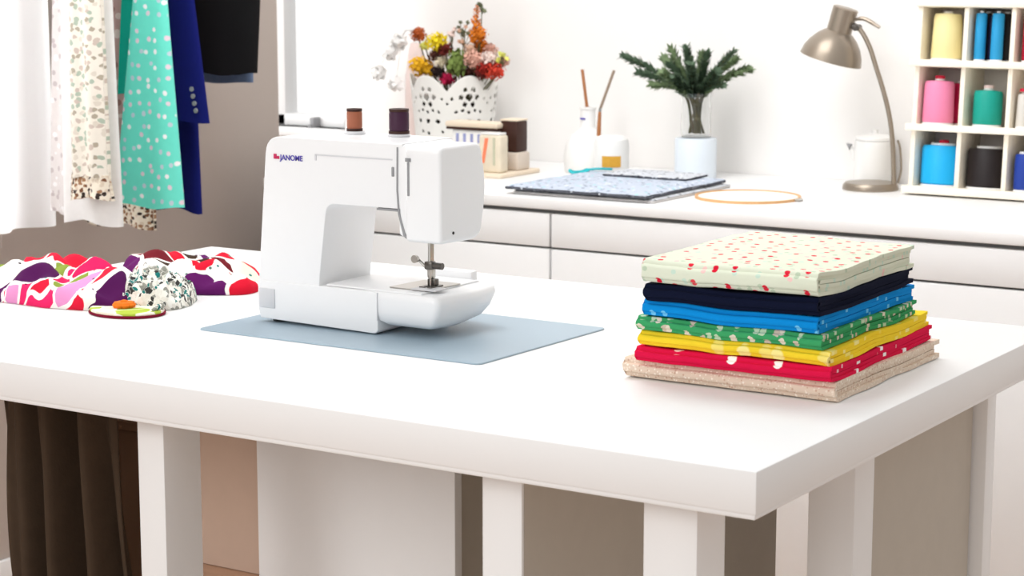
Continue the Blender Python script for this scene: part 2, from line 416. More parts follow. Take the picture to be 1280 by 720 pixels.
# brown cloth under the table
bm = bmesh.new(); NX, NZ = 90, 26; g = []
for j in range(NZ+1):
    v = j/NZ; z = TB-.001-v*.75; row = []
    for i in range(NX+1):
        u = i/NX
        x0 = -2.408+.012*v; x1 = -2.165+.05*v
        x = x0+(x1-x0)*u
        amp = .016+.026*v
        y = 2.27+amp*math.sin(u*21+2*fbm(u*2, v*1.3, 3))+.5*amp*math.sin(u*43+1+3*fbm(u, v, 9))+.02*fbm(u*3, v*2)
        row.append(bm.verts.new((x, y, z)))
    g.append(row)
for j in range(NZ):
    for i in range(NX): bm.faces.new((g[j][i], g[j][i+1], g[j+1][i+1], g[j+1][i]))
o = obj('hanging_cloth', bm, M['browncloth'], angle=180)
tag(o, 'dark brown draped cloth hanging in folds under the left of the table', 'cloth')
md = o.modifiers.new('thick', 'SOLIDIFY'); md.thickness = .003
bm = bmesh.new(); box(bm, -2.36, -2.135, 2.42, 2.70, .0005, .70, .004)
t = thing('storage_box', 'tall brown card box standing behind the dark hanging cloth', 'box', (-2.25, 2.56, .0005))
obj('box_body', bm, M['cardboard'], t)
obj('lid', nbox(-2.366, -2.129, 2.414, 2.706, .70, .715, .003), M['cardboard'], t)

# ------------------------------------------------------------------ cutting mat + sewing machine
bm = prism(bmesh.new(), rounded([(-2.038, 2.33), (-1.532, 2.33), (-1.522, 2.665), (-2.035, 2.675)], .012), 'z', TOP, TOP+.0025, .0008, 1)
tag(obj('cutting_mat', bm, M['mat']), 'thin blue-grey mat under the sewing machine', 'mat')
Z0 = TOP+.0025
sm = thing('sewing_machine', 'white sewing machine standing on the blue-grey mat', 'sewing machine', (-1.83, 2.50, Z0))
F, B = 2.430, 2.560
out = [(-2.0005, .918), (-2.001, .953), (-1.980, 1.187), (-1.729, 1.187), (-1.729, 1.092), (-1.868, 1.092), (-1.884, .972), (-1.884, .918)]
obj('machine_body', prism(bmesh.new(), rounded(out, [.006, .02, .026, 0, 0, .016, .012, .002]), 'y', F, B, .011, 4), M['plastic'], sm, angle=40)
# base under the column, stepped
out = [(-1.996, Z0+.006), (-2.001, .925), (-2.0, .967), (-1.775, .967), (-1.775, Z0+.006), (-1.78, Z0+.002)]
obj('base', prism(bmesh.new(), rounded(out, [.003, .01, .002, .01, .003, .003]), 'y', F-.002, B+.055, .006, 3), M['plastic'], sm)
for x, y in ((-1.975, 2.45), (-1.795, 2.45), (-1.975, 2.60), (-1.795, 2.60)):
    obj('foot', nlathe([(0, -.003), (.011, -.003), (.012, .004), (.012, .008), (0, .008)], (x, y, Z0+.003), 16), M['rubber'], sm)
obj('hinge_cover', nbox(-1.997, -1.967, F-.004, F+.004, .925, .955, .0015), M['plastic2'], sm)
# free arm with accessory tray: rounded slab tapering downwards, end bulging
def slab(bm, levels, seg=10):
    rows = []
    for z, x0, x1, y0, y1, rr in levels:
        pts = rounded([(x0, y0), (x1, y0), (x1+.012, (y0*.55+y1*.45)), (x1-.002, y1), (x0, y1)], [.002, rr, .03, rr*2.2, .002], seg)
        rows.append([bm.verts.new((a, b, z)) for a, b in pts])
    n = len(rows[0])
    for a, b in zip(rows, rows[1:]):
        for i in range(n): bm.faces.new((a[i], a[(i+1) % n], b[(i+1) % n], b[i]))
    bm.faces.new(rows[0][::-1]); bm.faces.new(rows[-1]); return bm
lv = [(.9165, -1.755, -1.706, 2.455, 2.520, .006), (.918, -1.762, -1.688, 2.440, 2.545, .008), (.925, -1.775, -1.677, 2.432, 2.570, .01),
      (.938, -1.78, -1.671, 2.4285, 2.587, .011), (.956, -1.80, -1.667, 2.428, 2.596, .011), (.9645, -1.80, -1.669, 2.4285, 2.596, .011), (.968, -1.80, -1.673, 2.432, 2.592, .01)]
fa = obj('free_arm', slab(bmesh.new(), lv), M['plastic'], sm, angle=50)
obj('tray_seam', nbox(-1.7755, -1.7745, F-.0035, F+.1, .925, .966), M['plastic2'], fa)
obj('work_surface', nbox(-1.873, -1.70, F+.004, 2.585, .9675, .9705, .001), M['plastic'], sm)
obj('raised_bed_edge', nbox(-1.80, -1.715, 2.588, 2.606, .93, .982, .004), M['plastic'], sm)
npl = obj('needle_plate', prism(bmesh.new(), rounded([(-1.772, 2.452), (-1.705, 2.452), (-1.698, 2.535), (-1.765, 2.535)], .004), 'z', .9705, .9725, .0004, 1), M['steel'], sm)
obj('bobbin_cover', nbox(-1.729, -1.685, 2.447, 2.48, .9725, .974, .0006), M['plastic2'], npl)
# head cover
hp = [(2.424, 1.046), (2.424, 1.186), (2.53, 1.186), (2.546, 1.12), (2.53, 1.05), (2.51, 1.044)]
hc = obj('head_cover', prism(bmesh.new(), rounded(hp, [.008, .012, .016, .05, .016, .01]), 'x', -1.722, -1.6585, .012, 5), M['plastic'], sm, angle=45)
out = [(-1.7365, 1.182), (-1.7385, 1.182), (-1.7395, 1.12), (-1.737, 1.085), (-1.7275, 1.053), (-1.7225, 1.050), (-1.7225, 1.0525), (-1.7345, 1.086), (-1.7372, 1.12)]
obj('head_seam', prism(bmesh.new(), out, 'y', F-.0015, F+.002), M['plasticgrey'], sm)
bm = nbox(-1.7375, -1.715, F-.0005, 2.548, 1.052, 1.186, .006); obj('arm_joint', bm, M['plastic'], sm)
bm = bmesh.new(); box(bm, -1.7165, -1.7130, 2.4225, 2.427, 1.113, 1.162, .001); tube(bm, [(-1.7147, 2.4235, 1.163), (-1.7147, 2.4235, 1.168)], .0045, 10)
obj('thread_slot', bm, M['plasticgrey'], hc)
obj('thread_notch', nbox(-1.748, -1.744, F-.002, F+.003, 1.139, 1.153, .001), M['plasticgrey'], sm)
obj('screw', nlathe([(.0022, 0), (.0022, .002), (0, .002)], (-1.6595, 2.455, 1.060), 10, axis=(1, 0, 0)), M['rubber'], hc)
# arm recess line
bm = bmesh.new(); box(bm, -1.886, -1.747, F-.001, F+.002, 1.1625, 1.1645); box(bm, -1.888, -1.885, F-.001, F+.002, 1.155, 1.1645)
obj('cover_groove', bm, M['plastic2'], sm)
obj('underside_strip', nbox(-1.775, -1.738, F-.001, F+.02, 1.0885, 1.0915), M['plasticgrey'], sm)
# needle assembly
NXX, NY = -1.713, 2.475
nbar = obj('needle_bar', ntube([(NXX, NY, 1.048), (NXX, NY, 1.002)], .0032), M['steel'], sm)
bm = bmesh.new(); tube(bm, [(NXX-.006, NY+.012, 1.048), (NXX-.006, NY+.012, 1.0)], .004); pbar = obj('presser_bar', bm, M['steel'], sm)
bm = bmesh.new(); box(bm, NXX-.007, NXX+.007, NY-.006, NY+.006, 1.0, 1.012, .002); tube(bm, [(NXX+.005, NY, 1.006), (NXX+.022, NY, 1.006)], .005, 10)
obj('needle_clamp', bm, M['darksteel'], nbar)
obj('needle', ntube([(NXX, NY, 1.002), (NXX, NY, .974)], .0011), M['steel'], nbar)
bm = bmesh.new(); box(bm, NXX-.02, NXX+.016, NY-.004, NY+.012, 1.043, 1.047, .001); obj('thread_guide', bm, M['darksteel'], sm)
bm = bmesh.new(); box(bm, NXX-.010, NXX-.001, NY+.006, NY+.017, .985, 1.004, .002); tube(bm, [(NXX-.009, NY+.011, .996), (NXX-.026, NY+.008, 1.011)], .0022); lathe(bm, [(.0, 0), (.006, 0), (.006, .005), (0, .005)], (NXX-.028, NY+.004, 1.013), 12, axis=(0, -1, 0))
obj('presser_lever', bm, M['steel'], pbar)
bm = bmesh.new(); box(bm, NXX-.012, NXX-.0025, NY-.012, NY+.02, .973, .9755, .0008); box(bm, NXX+.0025, NXX+.010, NY-.012, NY+.02, .973, .9755, .0008); box(bm, NXX-.008, NXX+.006, NY+.004, NY+.014, .9755, .985, .001)
obj('presser_foot', bm, M['darksteel'], pbar)
# badge lettering
def text(name, s, size, m, parent, loc, rot, ext=.0003):
    cu = bpy.data.curves.new(name, 'FONT'); cu.body = s; cu.size = size; cu.extrude = ext; cu.align_x = 'LEFT'; cu.offset = .0002
    o = bpy.data.objects.new(name, cu); C.objects.link(o)
    bpy.context.view_layer.update()
    me = bpy.data.meshes.new_from_object(o.evaluated_get(bpy.context.evaluated_depsgraph_get()))
    bpy.data.objects.remove(o)
    n = bpy.data.objects.new(name, me); C.objects.link(n); me.materials.clear(); me.materials.append(m)
    n.parent = parent; n.location = Vector(loc)-wloc(parent); n.rotation_euler = rot
    return n
M['badge_blue'] = mat('violet_blue_ink', W(84, 72, 170), rough=.5, noise_amt=0); M['badge_red'] = mat('red_ink', W(196, 40, 90), rough=.5, noise_amt=0)
text('lettering', 'JANOME', .0112, M['badge_blue'], sm, (-1.9535, F-.0006, 1.1525), (PI/2, 0, 0))
bm = bmesh.new(); box(bm, -1.966, -1.9605, F-.001, F+.001, 1.1535, 1.161, .0003); box(bm, -1.9598, -1.9553, F-.001, F+.001, 1.1535, 1.158, .0003)
obj('emblem', bm, M['badge_red'], sm)
for x, y in ((-1.889, 2.53), (-1.806, 2.53)):
    bm = nlathe([(0, 0), (.016, 0), (.017, .0025), (.015, .005), (.004, .005), (.003, .03), (0, .03)], (x, y, 1.1865), 20); obj('spool_pin', bm, M['plastic2'], sm)
# small spools on the machine
def spool(name, c, r, h, m, mcap, label, group=None, cap=.004, local=None):
    t = thing(name, label, 'thread spool', c, group)
    x, y, z = c
    obj('flange', nlathe([(r*.3, 0), (r*1.05, 0), (r*1.05, cap), (r*.3, cap)], c, 28), mcap, t)
    obj('thread', nlathe([(r*.25, cap), (r*.94, cap), (r, cap+.003), (r, h-cap-.003), (r*.94, h-cap), (r*.25, h-cap)], c, 32), m, t)
    obj('flange', nlathe([(r*.3, h-cap), (r*1.0, h-cap), (r*1.0, h), (r*.3, h)], c, 28), mcap, t)
    return t
def thr(name, col, rough=.5):
    m = mat(name, col, rough=rough, noise_amt=.03, spec=.4)
    n = m.node_tree.nodes; l = m.node_tree.links
    tc = n.new('ShaderNodeTexCoord'); wv = n.new('ShaderNodeTexWave'); wv.bands_direction = 'Z'; wv.inputs['Scale'].default_value = 220
    b = n.new('ShaderNodeBump'); b.inputs['Strength'].default_value = .15; b.inputs['Distance'].default_value = .001
    l.new(tc.outputs['Object'], wv.inputs['Vector']); l.new(wv.outputs['Fac'], b.inputs['Height']); l.new(b.outputs['Normal'], n['Principled BSDF'].inputs['Normal'])
    return m
spool('thread_spool', (-1.889, 2.53, 1.1915), .0118, .034, thr('copper_thread', W(158, 92, 66)), M['darkwood'], 'copper brown thread spool on top of the sewing machine')
spool('thread_spool', (-1.806, 2.53, 1.1915), .0150, .037, thr('plum_thread', W(58, 20, 48)), M['darkwood'], 'dark plum thread spool on top of the sewing machine')

# ------------------------------------------------------------------ folded fabrics
def folded(name, x0, x1, y0, y1, z0, h, m, label, nU=2, seed=0, wav=.0025, rot=0, pattern=None):
    bm = bmesh.new(); t = h/(2*nU)*.96; UV = {}
    NXs = 40
    for k in range(nU):
        # nested U folds: k=0 outermost
        rc = h/2-t*.5-k*t*1.02; CV = lambda v: math.copysign(abs(v)**.62, v)
        prof = []
        yb = y1-.004*k-(.003 if k % 2 else 0); yf = y0+h/2
        NS = 16
        for s in range(NS+1): prof.append((yb+(yf-yb)*s/NS, -rc, 'b'))
        for s in range(1, 10):
            a = PI*s/10
            prof.append((yf-rc*CV(math.sin(a)), -rc*CV(math.cos(a)), 'c'))
        for s in range(NS+1): prof.append((yf+(yb-yf)*s/NS, rc, 't'))
        n = len(prof); inn = []; outr = []
        arc = [0.0]
        for p0, p1 in zip(prof, prof[1:]): arc.append(arc[-1]+math.hypot(p1[0]-p0[0], p1[1]-p0[1]))
        for i in range(NXs+1):
            u = i/NXs
            a0 = x0+.004*fbm(k*3.1, seed, 1)+.002*k; a1 = x1+.005*fbm(k*5.3, seed+2, 4)-.0015*k
            ri, ro = [], []
            for j, (yy, zz, f) in enumerate(prof):
                p0 = prof[max(j-1, 0)]; p1 = prof[min(j+1, n-1)]
                ty, tz = p1[0]-p0[0], p1[1]-p0[1]; L = math.hypot(ty, tz) or 1
                ny, nz = -tz/L, ty/L
                edge = .004*fbm(yy*14, zz*60+k, seed)
                x = a0+(a1-a0)*u+(edge if u > .93 or u < .07 else 0)
                w = wav*(fbm(x*9, yy*9, seed)+.5*fbm(x*25, yy*25, seed+5))
                for sgn, lst in ((.5, ro), (-.5, ri)):
                    lst.append(bm.verts.new((x, yy-ny*t*sgn*-1 + .003*fbm(x*12, zz*40, seed), z0+h/2+zz+nz*t*sgn*-1*-1*(-1)+w))); UV[lst[-1]] = (x, arc[j]+k*.37+seed)
            outr.append(ro); inn.append(ri)
        for i in range(NXs):
            for j in range(n-1):
                bm.faces.new((outr[i][j], outr[i+1][j], outr[i+1][j+1], outr[i][j+1]))
                bm.faces.new((inn[i][j], inn[i][j+1], inn[i+1][j+1], inn[i+1][j]))
            for j in (0, n-1):
                bm.faces.new((outr[i][j], inn[i][j], inn[i+1][j], outr[i+1][j]))
        for i in (0, NXs):
            for j in range(n-1): bm.faces.new((outr[i][j], outr[i][j+1], inn[i][j+1], inn[i][j]))
    lay = bm.loops.layers.uv.new('UVMap')
    for f in bm.faces:
        for lp in f.loops: lp[lay].uv = UV[lp.vert]
    if rot:
        c = ((x0+x1)/2, (y0+y1)/2, z0)
        bmesh.ops.rotate(bm, verts=bm.verts, cent=c, matrix=Matrix.Rotation(rot, 3, 'Z'))
    o = obj(name, bm, m, angle=60)
    return tag(o, label, 'folded fabric', 'folded fabrics in the colourful stack on the table')
z = TOP+.0015
for nm, x0, x1, y0, y1, h, m, lab, nU, wv in (
    ('folded_fabric', -1.325, -1.020, 2.362, 2.718, .0255, 'f_tan', 'tan speckled folded fabric at the very bottom of the stack on the table', 2, .001),
    ('folded_fabric', -1.303, -1.026, 2.352, 2.700, .0195, 'f_red', 'crimson folded fabric with white motifs, above the tan one', 2, .0025),
    ('folded_fabric', -1.298, -1.026, 2.352, 2.695, .0195, 'f_yel', 'yellow folded fabric between the crimson and green ones', 2, .003),
    ('folded_fabric', -1.297, -1.034, 2.347, 2.665, .0190, 'f_grn', 'green folded fabric with pale blossom print, below the bright blue', 2, .003),
    ('folded_fabric', -1.287, -1.037, 2.342, 2.665, .0215, 'f_blu', 'bright blue folded fabric between green and navy ones', 2, .0025),
    ('folded_fabric', -1.282, -1.036, 2.338, 2.655, .0225, 'f_nav', 'dark navy folded fabric just under the cream dotted one', 2, .003),
    ('folded_fabric', -1.282, -1.035, 2.335, 2.655, .0300, 'f_wht', 'cream folded fabric with red dots on top of the stack', 3, .0035)):
    folded(nm, x0, x1, y0, y1, z, h, M[m], lab, nU, seed=z*37, wav=wv); z += h+.0012

# ------------------------------------------------------------------ crumpled cloths at the left
def heap(outline, h, seed, ridge=26, n=64, pw=.5, z0=TOP+.001):
    """a low crumpled heap of cloth over an irregular outline (world xy)"""
    bm = bmesh.new(); cx = sum(p[0] for p in outline)/len(outline); cy = sum(p[1] for p in outline)/len(outline)
    cl = catmull([(x, y, 0) for x, y in outline]+[(outline[0][0], outline[0][1], 0)], 10)[:-1]
    R = 22; rows = []
    for k in range(R+1):
        f = k/R; row = []
        for i, p in enumerate(cl):
            x = cx+(p.x-cx)*f; y = cy+(p.y-cy)*f
            prof = (1-f**4)**pw
            q = .55+.45*abs(math.sin(3.1*fbm(x, y, seed, ridge*.5)+2*fbm(x, y, seed+3, ridge*.2)))+.35*fbm(x, y, seed+1, ridge)
            zz = h*prof*max(.25, q)
            sh = .008*f
            row.append(bm.verts.new((x+sh*fbm(x, y, seed+7, 30), y+sh*fbm(x, y, seed+8, 30), z0+max(0, zz))))
            if k == 0: break
        rows.append(row)
    n = len(cl)
    for i in range(n): bm.faces.new((rows[0][0], rows[1][i], rows[1][(i+1) % n]))
    for k in range(1, R):
        for i in range(n): bm.faces.new((rows[k][i], rows[k+1][i], rows[k+1][(i+1) % n], rows[k][(i+1) % n]))
    bm.faces.new(rows[R])
    return bm
tag(obj('crumpled_cloth', heap([(-2.56, 2.36), (-2.42, 2.345), (-2.33, 2.35), (-2.255, 2.39), (-2.27, 2.47), (-2.38, 2.56), (-2.52, 2.60), (-2.585, 2.52)], .060, 2.3), M['scrap'], angle=180),
    'crumpled pink, plum and white swirl-print cloth at the left end of the table', 'cloth')
tag(obj('crumpled_cloth', heap([(-2.305, 2.545), (-2.20, 2.60), (-2.185, 2.655), (-2.23, 2.72), (-2.36, 2.78), (-2.50, 2.75), (-2.50, 2.66), (-2.40, 2.58)], .048, 8.1), M['scrap2'], angle=180),
    'crumpled red, plum and white cloth lying just left of the sewing machine', 'cloth')
tag(obj('crumpled_cloth', heap([(-2.262, 2.40), (-2.20, 2.42), (-2.185, 2.47), (-2.22, 2.54), (-2.30, 2.565), (-2.345, 2.52), (-2.31, 2.44)], .050, 5.7, ridge=75, pw=.6), M['scrap3'], angle=180),
    'grey and white small-print cloth bunched between the pink and the red cloths', 'cloth')
t = thing('fabric_patch', 'small flat oval lime and cream patch with orange flower on the table front', 'patch', (-2.225, 2.385, TOP))
ov = [(-2.228+.064*math.cos(a), 2.383+.050*math.sin(a)) for a in [2*PI*i/40 for i in range(40)]]
obj('patch_top', prism(bmesh.new(), ov, 'z', TOP+.004, TOP+.0085, .0015, 2), M['scrap4'], t)
ov = [(-2.228+.066*math.cos(a), 2.383+.052*math.sin(a)) for a in [2*PI*i/40 for i in range(40)]]
obj('binding', prism(bmesh.new(), ov, 'z', TOP+.0005, TOP+.0045, .001, 1), M['maroon'], t)
bm = bmesh.new()
for k in range(9):
    a = 2*PI*k/9; lathe(bm, [(0, -.003), (.006, -.002), (.008, .002), (.005, .006), (0, .007)], (-2.236+.011*math.cos(a), 2.385+.011*math.sin(a), TOP+.011), 10)
lathe(bm, [(.006, 0), (.008, .004), (.004, .010), (0, .011)], (-2.236, 2.385, TOP+.010), 12)
obj('flower', bm, M['orange'], t)
bm = bmesh.new()
for k in range(3): tube(bm, [(-2.19+.006*k, 2.41-.008*k, TOP+.0085), (-2.178+.004*k, 2.415-.012*k, TOP+.016), (-2.172, 2.40-.01*k, TOP+.010)], .003, 6, smooth=4)
obj('edge_trim', bm, M['scrap3'], t)

# ------------------------------------------------------------------ clothes rail and clothes on the left wall
RX, RZ = -3.20, 1.88
t = thing('clothes_rail', 'white clothes rail fixed along the left wall above the hanging clothes', 'rail', (RX, 3.65, RZ))
obj('rail', ntube([(RX, 3.08, RZ), (RX, 4.15, RZ)], .012, 12), M['rail'], t)
for y in (3.42, 4.10):
    bm = bmesh.new(); tube(bm, [(PX+.002, y, RZ), (RX, y, RZ)], .009, 10); lathe(bm, [(0, 0), (.03, 0), (.03, .006), (0, .006)], (PX, y, RZ), 20, axis=(1, 0, 0)); obj('bracket', bm, M['rail'], t)
def garment_mesh(hx0, hx1, hz, tx0, tx1, tz, y, d=.036, folds=5, seed=0, amp=.006, hemwave=.006, top=1.70, shw=None, zmin=None):
    """a hanging flattened cloth tube: hem (hx0..hx1 at hz), width at tz, shoulders at top"""
    bm = bmesh.new(); NA, NR = 88, 40; rows = []
    for k in range(NR+1):
        f = k/NR; z = top+(hz-top)*f
        # widths: linear between hem and tz, then on upward
        s = (z-hz)/(tz-hz)
        if s <= 1: a = hx0+(tx0-hx0)*s; b = hx1+(tx1-hx1)*s
        else:
            a, b = tx0, tx1
            q = min(1, (z-tz)/(top-tz)); q = q*q*(3-2*q)
            mid = RX*.6+(tx0+tx1)/2*.4; wsh = (shw or .15)
            a = a*(1-q)+(mid-wsh/2)*q; b = b*(1-q)+(mid+wsh/2)*q
        w = b-a; mid = (a+b)/2; row = []
        for i in range(NA):
            th = 2*PI*i/NA
            cx, sy = math.cos(th), math.sin(th)
            px = mid+w/2*(abs(cx)**.75)*(1 if cx > 0 else -1)
            rip = amp*(.3+.7*f)*math.sin((px-mid)/max(w, .02)*folds*2*PI*.5+seed*1.7+1.5*fbm(px*4, z*1.5, seed))
            py = y+d/2*(abs(sy)**.8)*(1 if sy > 0 else -1)*(.7+.3*f)+rip
            pz = z+(hemwave*math.sin((px-mid)*40+seed)*f**6)
            row.append(bm.verts.new((px, py, pz)))
        rows.append(row)
    for a, b in zip(rows, rows[1:]):
        for i in range(NA): bm.faces.new((a[i], a[(i+1) % NA], b[(i+1) % NA], b[i]))
    bm.faces.new(rows[0])
    lay = bm.loops.layers.uv.new('UVMap')
    for f in bm.faces:
        for lp in f.loops: lp[lay].uv = (lp.vert.co.x+(.5 if lp.vert.co.y > y else 0), lp.vert.co.z)
    return bm
def hanger(t, y, xm, top=1.70, w=.15):
    bm = bmesh.new()
    tube(bm, [(xm, y, top+.012), (xm+.0, y, top+.07), (RX+.02, y, top+.10), (RX+.022, y, RZ+.0), (RX+.012, y, RZ+.02), (RX-.012, y, RZ+.02), (RX-.022, y, RZ-.004)], .003, 6, smooth=4)
    tube(bm, [(xm-w/2, y, top-.02), (xm, y, top+.02), (xm+w/2, y, top-.02)], .006, 8, smooth=4)
    obj('hanger', bm, M['lightwood'], t)
def garment(name, label, m, y, h, tp, part='body', cat='clothing', **k):
    t = thing(name, label, cat, ((tp[0]+tp[1])/2, y, 1.70), 'clothes hanging at the left wall')
    o = obj(part, garment_mesh(h[0], h[1], h[2], tp[0], tp[1], 1.357, y, **k), m, t, angle=180)
    hanger(t, y, RX*.6+(tp[0]+tp[1])/2*.4)
    return t
g1 = garment('patterned_scarf', 'cream scarf-like garment with small grey print and dark patterned hem, foremost on the left', M['c_cream'], 3.195, (-3.133, -3.03, .99), (-3.125, -3.034), part='body', seed=1, folds=4)
obj('patterned_border', garment_mesh(-3.139, -3.022, .945, -3.1325, -3.0285, 1.0, 3.195, d=.040, seed=1, folds=4, amp=.006, top=.998, shw=.104), M['c_border'], g1, angle=180)
for v in g1.children[-1].data.vertices: pass
garment('skirt', 'plain white garment with straight hem behind the cream patterned scarf', M['c_white'], 3.255, (-3.211, -3.055, .886), (-3.20, -3.064), seed=2, folds=3)
garment('lace_dress', 'pale lacy dress next to the white curtain', M['c_lace'], 3.315, (-3.310, -3.205, .888), (-3.285, -3.185), seed=3, folds=4)
g4 = garment('aqua_dress', 'aqua dress with white flecks, hanging in the middle of the clothes', M['c_teal'], 3.385, (-3.19, -2.988, .910), (-3.119, -3.022), seed=4, folds=3, amp=.004, d=.03, hemwave=.004)
bm = garment_mesh(-3.205, -3.145, 1.155, -3.185, -3.095, 1.357, 3.418, d=.022, seed=6, folds=2, top=1.66, shw=.12); tag(obj('sleeve', bm, M['c_teal2'], g4, angle=180), 'deep teal sleeve')
garment('mauve_blouse', 'mauve brown garment partly hidden between cream scarf and aqua dress', M['c_mauve'], 3.468, (-3.315, -3.235, .95), (-3.308, -3.226), seed=5, folds=3)
garment('floral_dress', 'brown floral dress whose hem shows below the aqua dress', M['c_border'], 3.525, (-3.405, -3.205, .838), (-3.36, -3.21), seed=7, folds=5)
g7 = garment('navy_jacket', 'royal navy jacket with buttoned cuff, right behind the aqua dress', M['c_navy'], 3.63, (-3.285, -3.150, .868), (-3.266, -3.165), seed=8, folds=2)
obj('sleeve', garment_mesh(-3.20, -3.082, 1.080, -3.205, -3.120, 1.357, 3.583, d=.03, seed=9, folds=1, amp=.003, hemwave=.002, top=1.66, shw=.11), M['c_navy'], g7, angle=180)
for k in range(4):
    obj('button', nlathe([(0, 0), (.0055, 0), (.0055, .003), (0, .004)], (-3.118+.004*k, 3.567-.0005*k, 1.155-.016*k), 12, axis=(0, -1, 0)), M['plasticgrey'], g7)
garment('black_coat', 'black coat at the far right of the hanging clothes', M['c_black'], 3.725, (-3.285, -3.062, 1.181), (-3.257, -3.048), seed=10, folds=2, amp=.003, hemwave=.004)
garment('denim_jeans', 'dark blue denim garment showing just below the black coat', M['c_denim'], 3.80, (-3.318, -3.136, 1.155), (-3.302, -3.131), seed=11, folds=1, amp=.002, hemwave=.002)
# curtain
bm = bmesh.new(); NY, NZ = 120, 20; g = []
for j in range(NZ+1):
    row = []; v = j/NZ; zz = 2.42+(.855-2.42)*v
    for i in range(NY+1):
        y = 1.55+(3.345-1.55)*i/NY
        row.append(bm.verts.new((-3.345+.022*math.sin(y*46+.6*math.sin(y*11))*(.6+.4*v), y, zz)))
    g.append(row)
for j in range(NZ):
    for i in range(NY): bm.faces.new((g[j][i], g[j][i+1], g[j+1][i+1], g[j+1][i]))
t = thing('curtain', 'sheer white curtain hanging at the far left beside the clothes', 'curtain', (-3.345, 2.5, 2.42))
obj('curtain_panel', bm, M['curtain'], t, angle=180)
bm = bmesh.new(); tube(bm, [(-3.345, 1.45, 2.43), (-3.345, 3.42, 2.43)], .012, 12)
for y in (1.5, 3.38): tube(bm, [(PX, y, 2.43), (-3.345, y, 2.43)], .008, 8)
obj('curtain_rod', bm, M['rail'], t)

# ------------------------------------------------------------------ things on the counter
# lace flower pot
PC = Vector((-3.115, 4.62, TOP))
bm = bmesh.new(); NT, NH = 288, 64; H0 = .205
holes = []
NS = 6; ph = -.628
for s in range(NS):
    c = ph+s*2*PI/NS
    zc = .182
    holes.append((c, zc, .0095))
    for k in range(6): holes.append((c+.022*math.cos(k*PI/3)/.112, zc+.022*math.sin(k*PI/3), .0062))
    for k in range(-2, 3): holes.append((c+k*.155, .143+.004*(k % 2), .0045))
    holes.append((c+.52, .165, .004)); holes.append((c+.40, .178, .0035)); holes.append((c+.64, .178, .0035))
    for dd in (-.28, 0, .28): holes.append((c+dd, .118, .0065))
    for k in range(6): holes.append((c+.2+.017*math.cos(k*PI/3)/.105, .055+.017*math.sin(k*PI/3), .0055))
    for k in range(4): holes.append((c-.25+.05*(k % 2), .03+.02*k, .0045))
    holes.append((c, .085, .005)); holes.append((c+.4, .09, .0045))
rows = []
for j in range(NH+1):
    row = []
    for i in range(NT):
        a = 2*PI*i/NT
        sc = abs(math.cos((a-ph)*NS/2))
        top = .197+.042*sc**.9
        zz = top*j/NH
        r = .098+.022*(zz/.235)
        row.append((a, zz, r, bm.verts.new(PC+Vector((r*math.cos(a), r*math.sin(a), zz)))))
    rows.append(row)
for j in range(NH):
    for i in range(NT):
        q = (rows[j][i], rows[j][(i+1) % NT], rows[j+1][(i+1) % NT], rows[j+1][i])
        a = q[0][0]+PI/NT; zz = sum(x[1] for x in q)/4
        cut = False
        if j < NH-2 and j > 2:
            for c, zc, rr in holes:
                d = (a-c+PI) % (2*PI)-PI
                if abs(d) < .15 and (d*.112)**2+(zz-zc)**2 < rr*rr: cut = True; break
        if not cut: bm.faces.new([x[3] for x in q])
bmesh.ops.delete(bm, geom=[v for v in bm.verts if not v.link_faces], context='VERTS')
tp = thing('flower_pot', 'white lace-cut pot with scalloped rim holding dried flowers', 'pot', PC)
o = obj('pot_wall', bm, M['lace'], tp, angle=180)
md = o.modifiers.new('thick', 'SOLIDIFY'); md.thickness = .0025; md.offset = -1
obj('base', nlathe([(0, 0), (.097, 0), (.097, .004), (0, .004)], PC), M['lace'], tp)
obj('liner', nlathe([(0, .006), (.082, .006), (.096, .165), (0, .17)], PC, 32), M['filler'], tp)  # dark filler put in so the cut holes look dark inside

def fmat(name, c): return mat(name, c, rough=.8, noise_amt=.22, nscale=70, spec=.15)
FM = {k: fmat('petal_'+k, W(*v)) for k, v in dict(rust=(176, 88, 46), yellow=(246, 214, 44), gold=(236, 180, 40), brown=(84, 50, 42), maroon=(104, 38, 34), green=(120, 140, 74), blush=(238, 214, 204), orange=(214, 122, 38),
      dusty=(214, 164, 146), red=(150, 40, 34), brick=(190, 60, 44), magenta=(214, 44, 92), black=(48, 36, 36), lime=(226, 228, 120), cream=(240, 224, 196), peach=(226, 186, 160), white=(255, 253, 248), tip=(120, 124, 96)).items()}
def petals(bm, c, r, n, size, flat=1.0, seedv=0):
    rnd = random.Random(seedv)
    c = Vector(c)
    for k in range(n):
        zz = 1-2*(k+.5)/n; a = k*2.39996; rr = math.sqrt(max(0, 1-zz*zz))
        d = Vector((rr*math.cos(a), rr*math.sin(a), zz*flat))
        p = c+d*r*rnd.uniform(.75, 1.1)
        u = d.orthogonal().normalized(); u.rotate(Matrix.Rotation(rnd.uniform(0, 6.28), 3, d)); w = d.cross(u)
        s = size*rnd.uniform(.7, 1.2)
        vs = [bm.verts.new(p+u*s*x+w*s*y+d*s*z_) for x, y, z_ in ((-.5, 0, -.35), (0, -.45, 0), (.55, 0, .35), (0, .45, 0))]
        bm.faces.new(vs)
    return bm
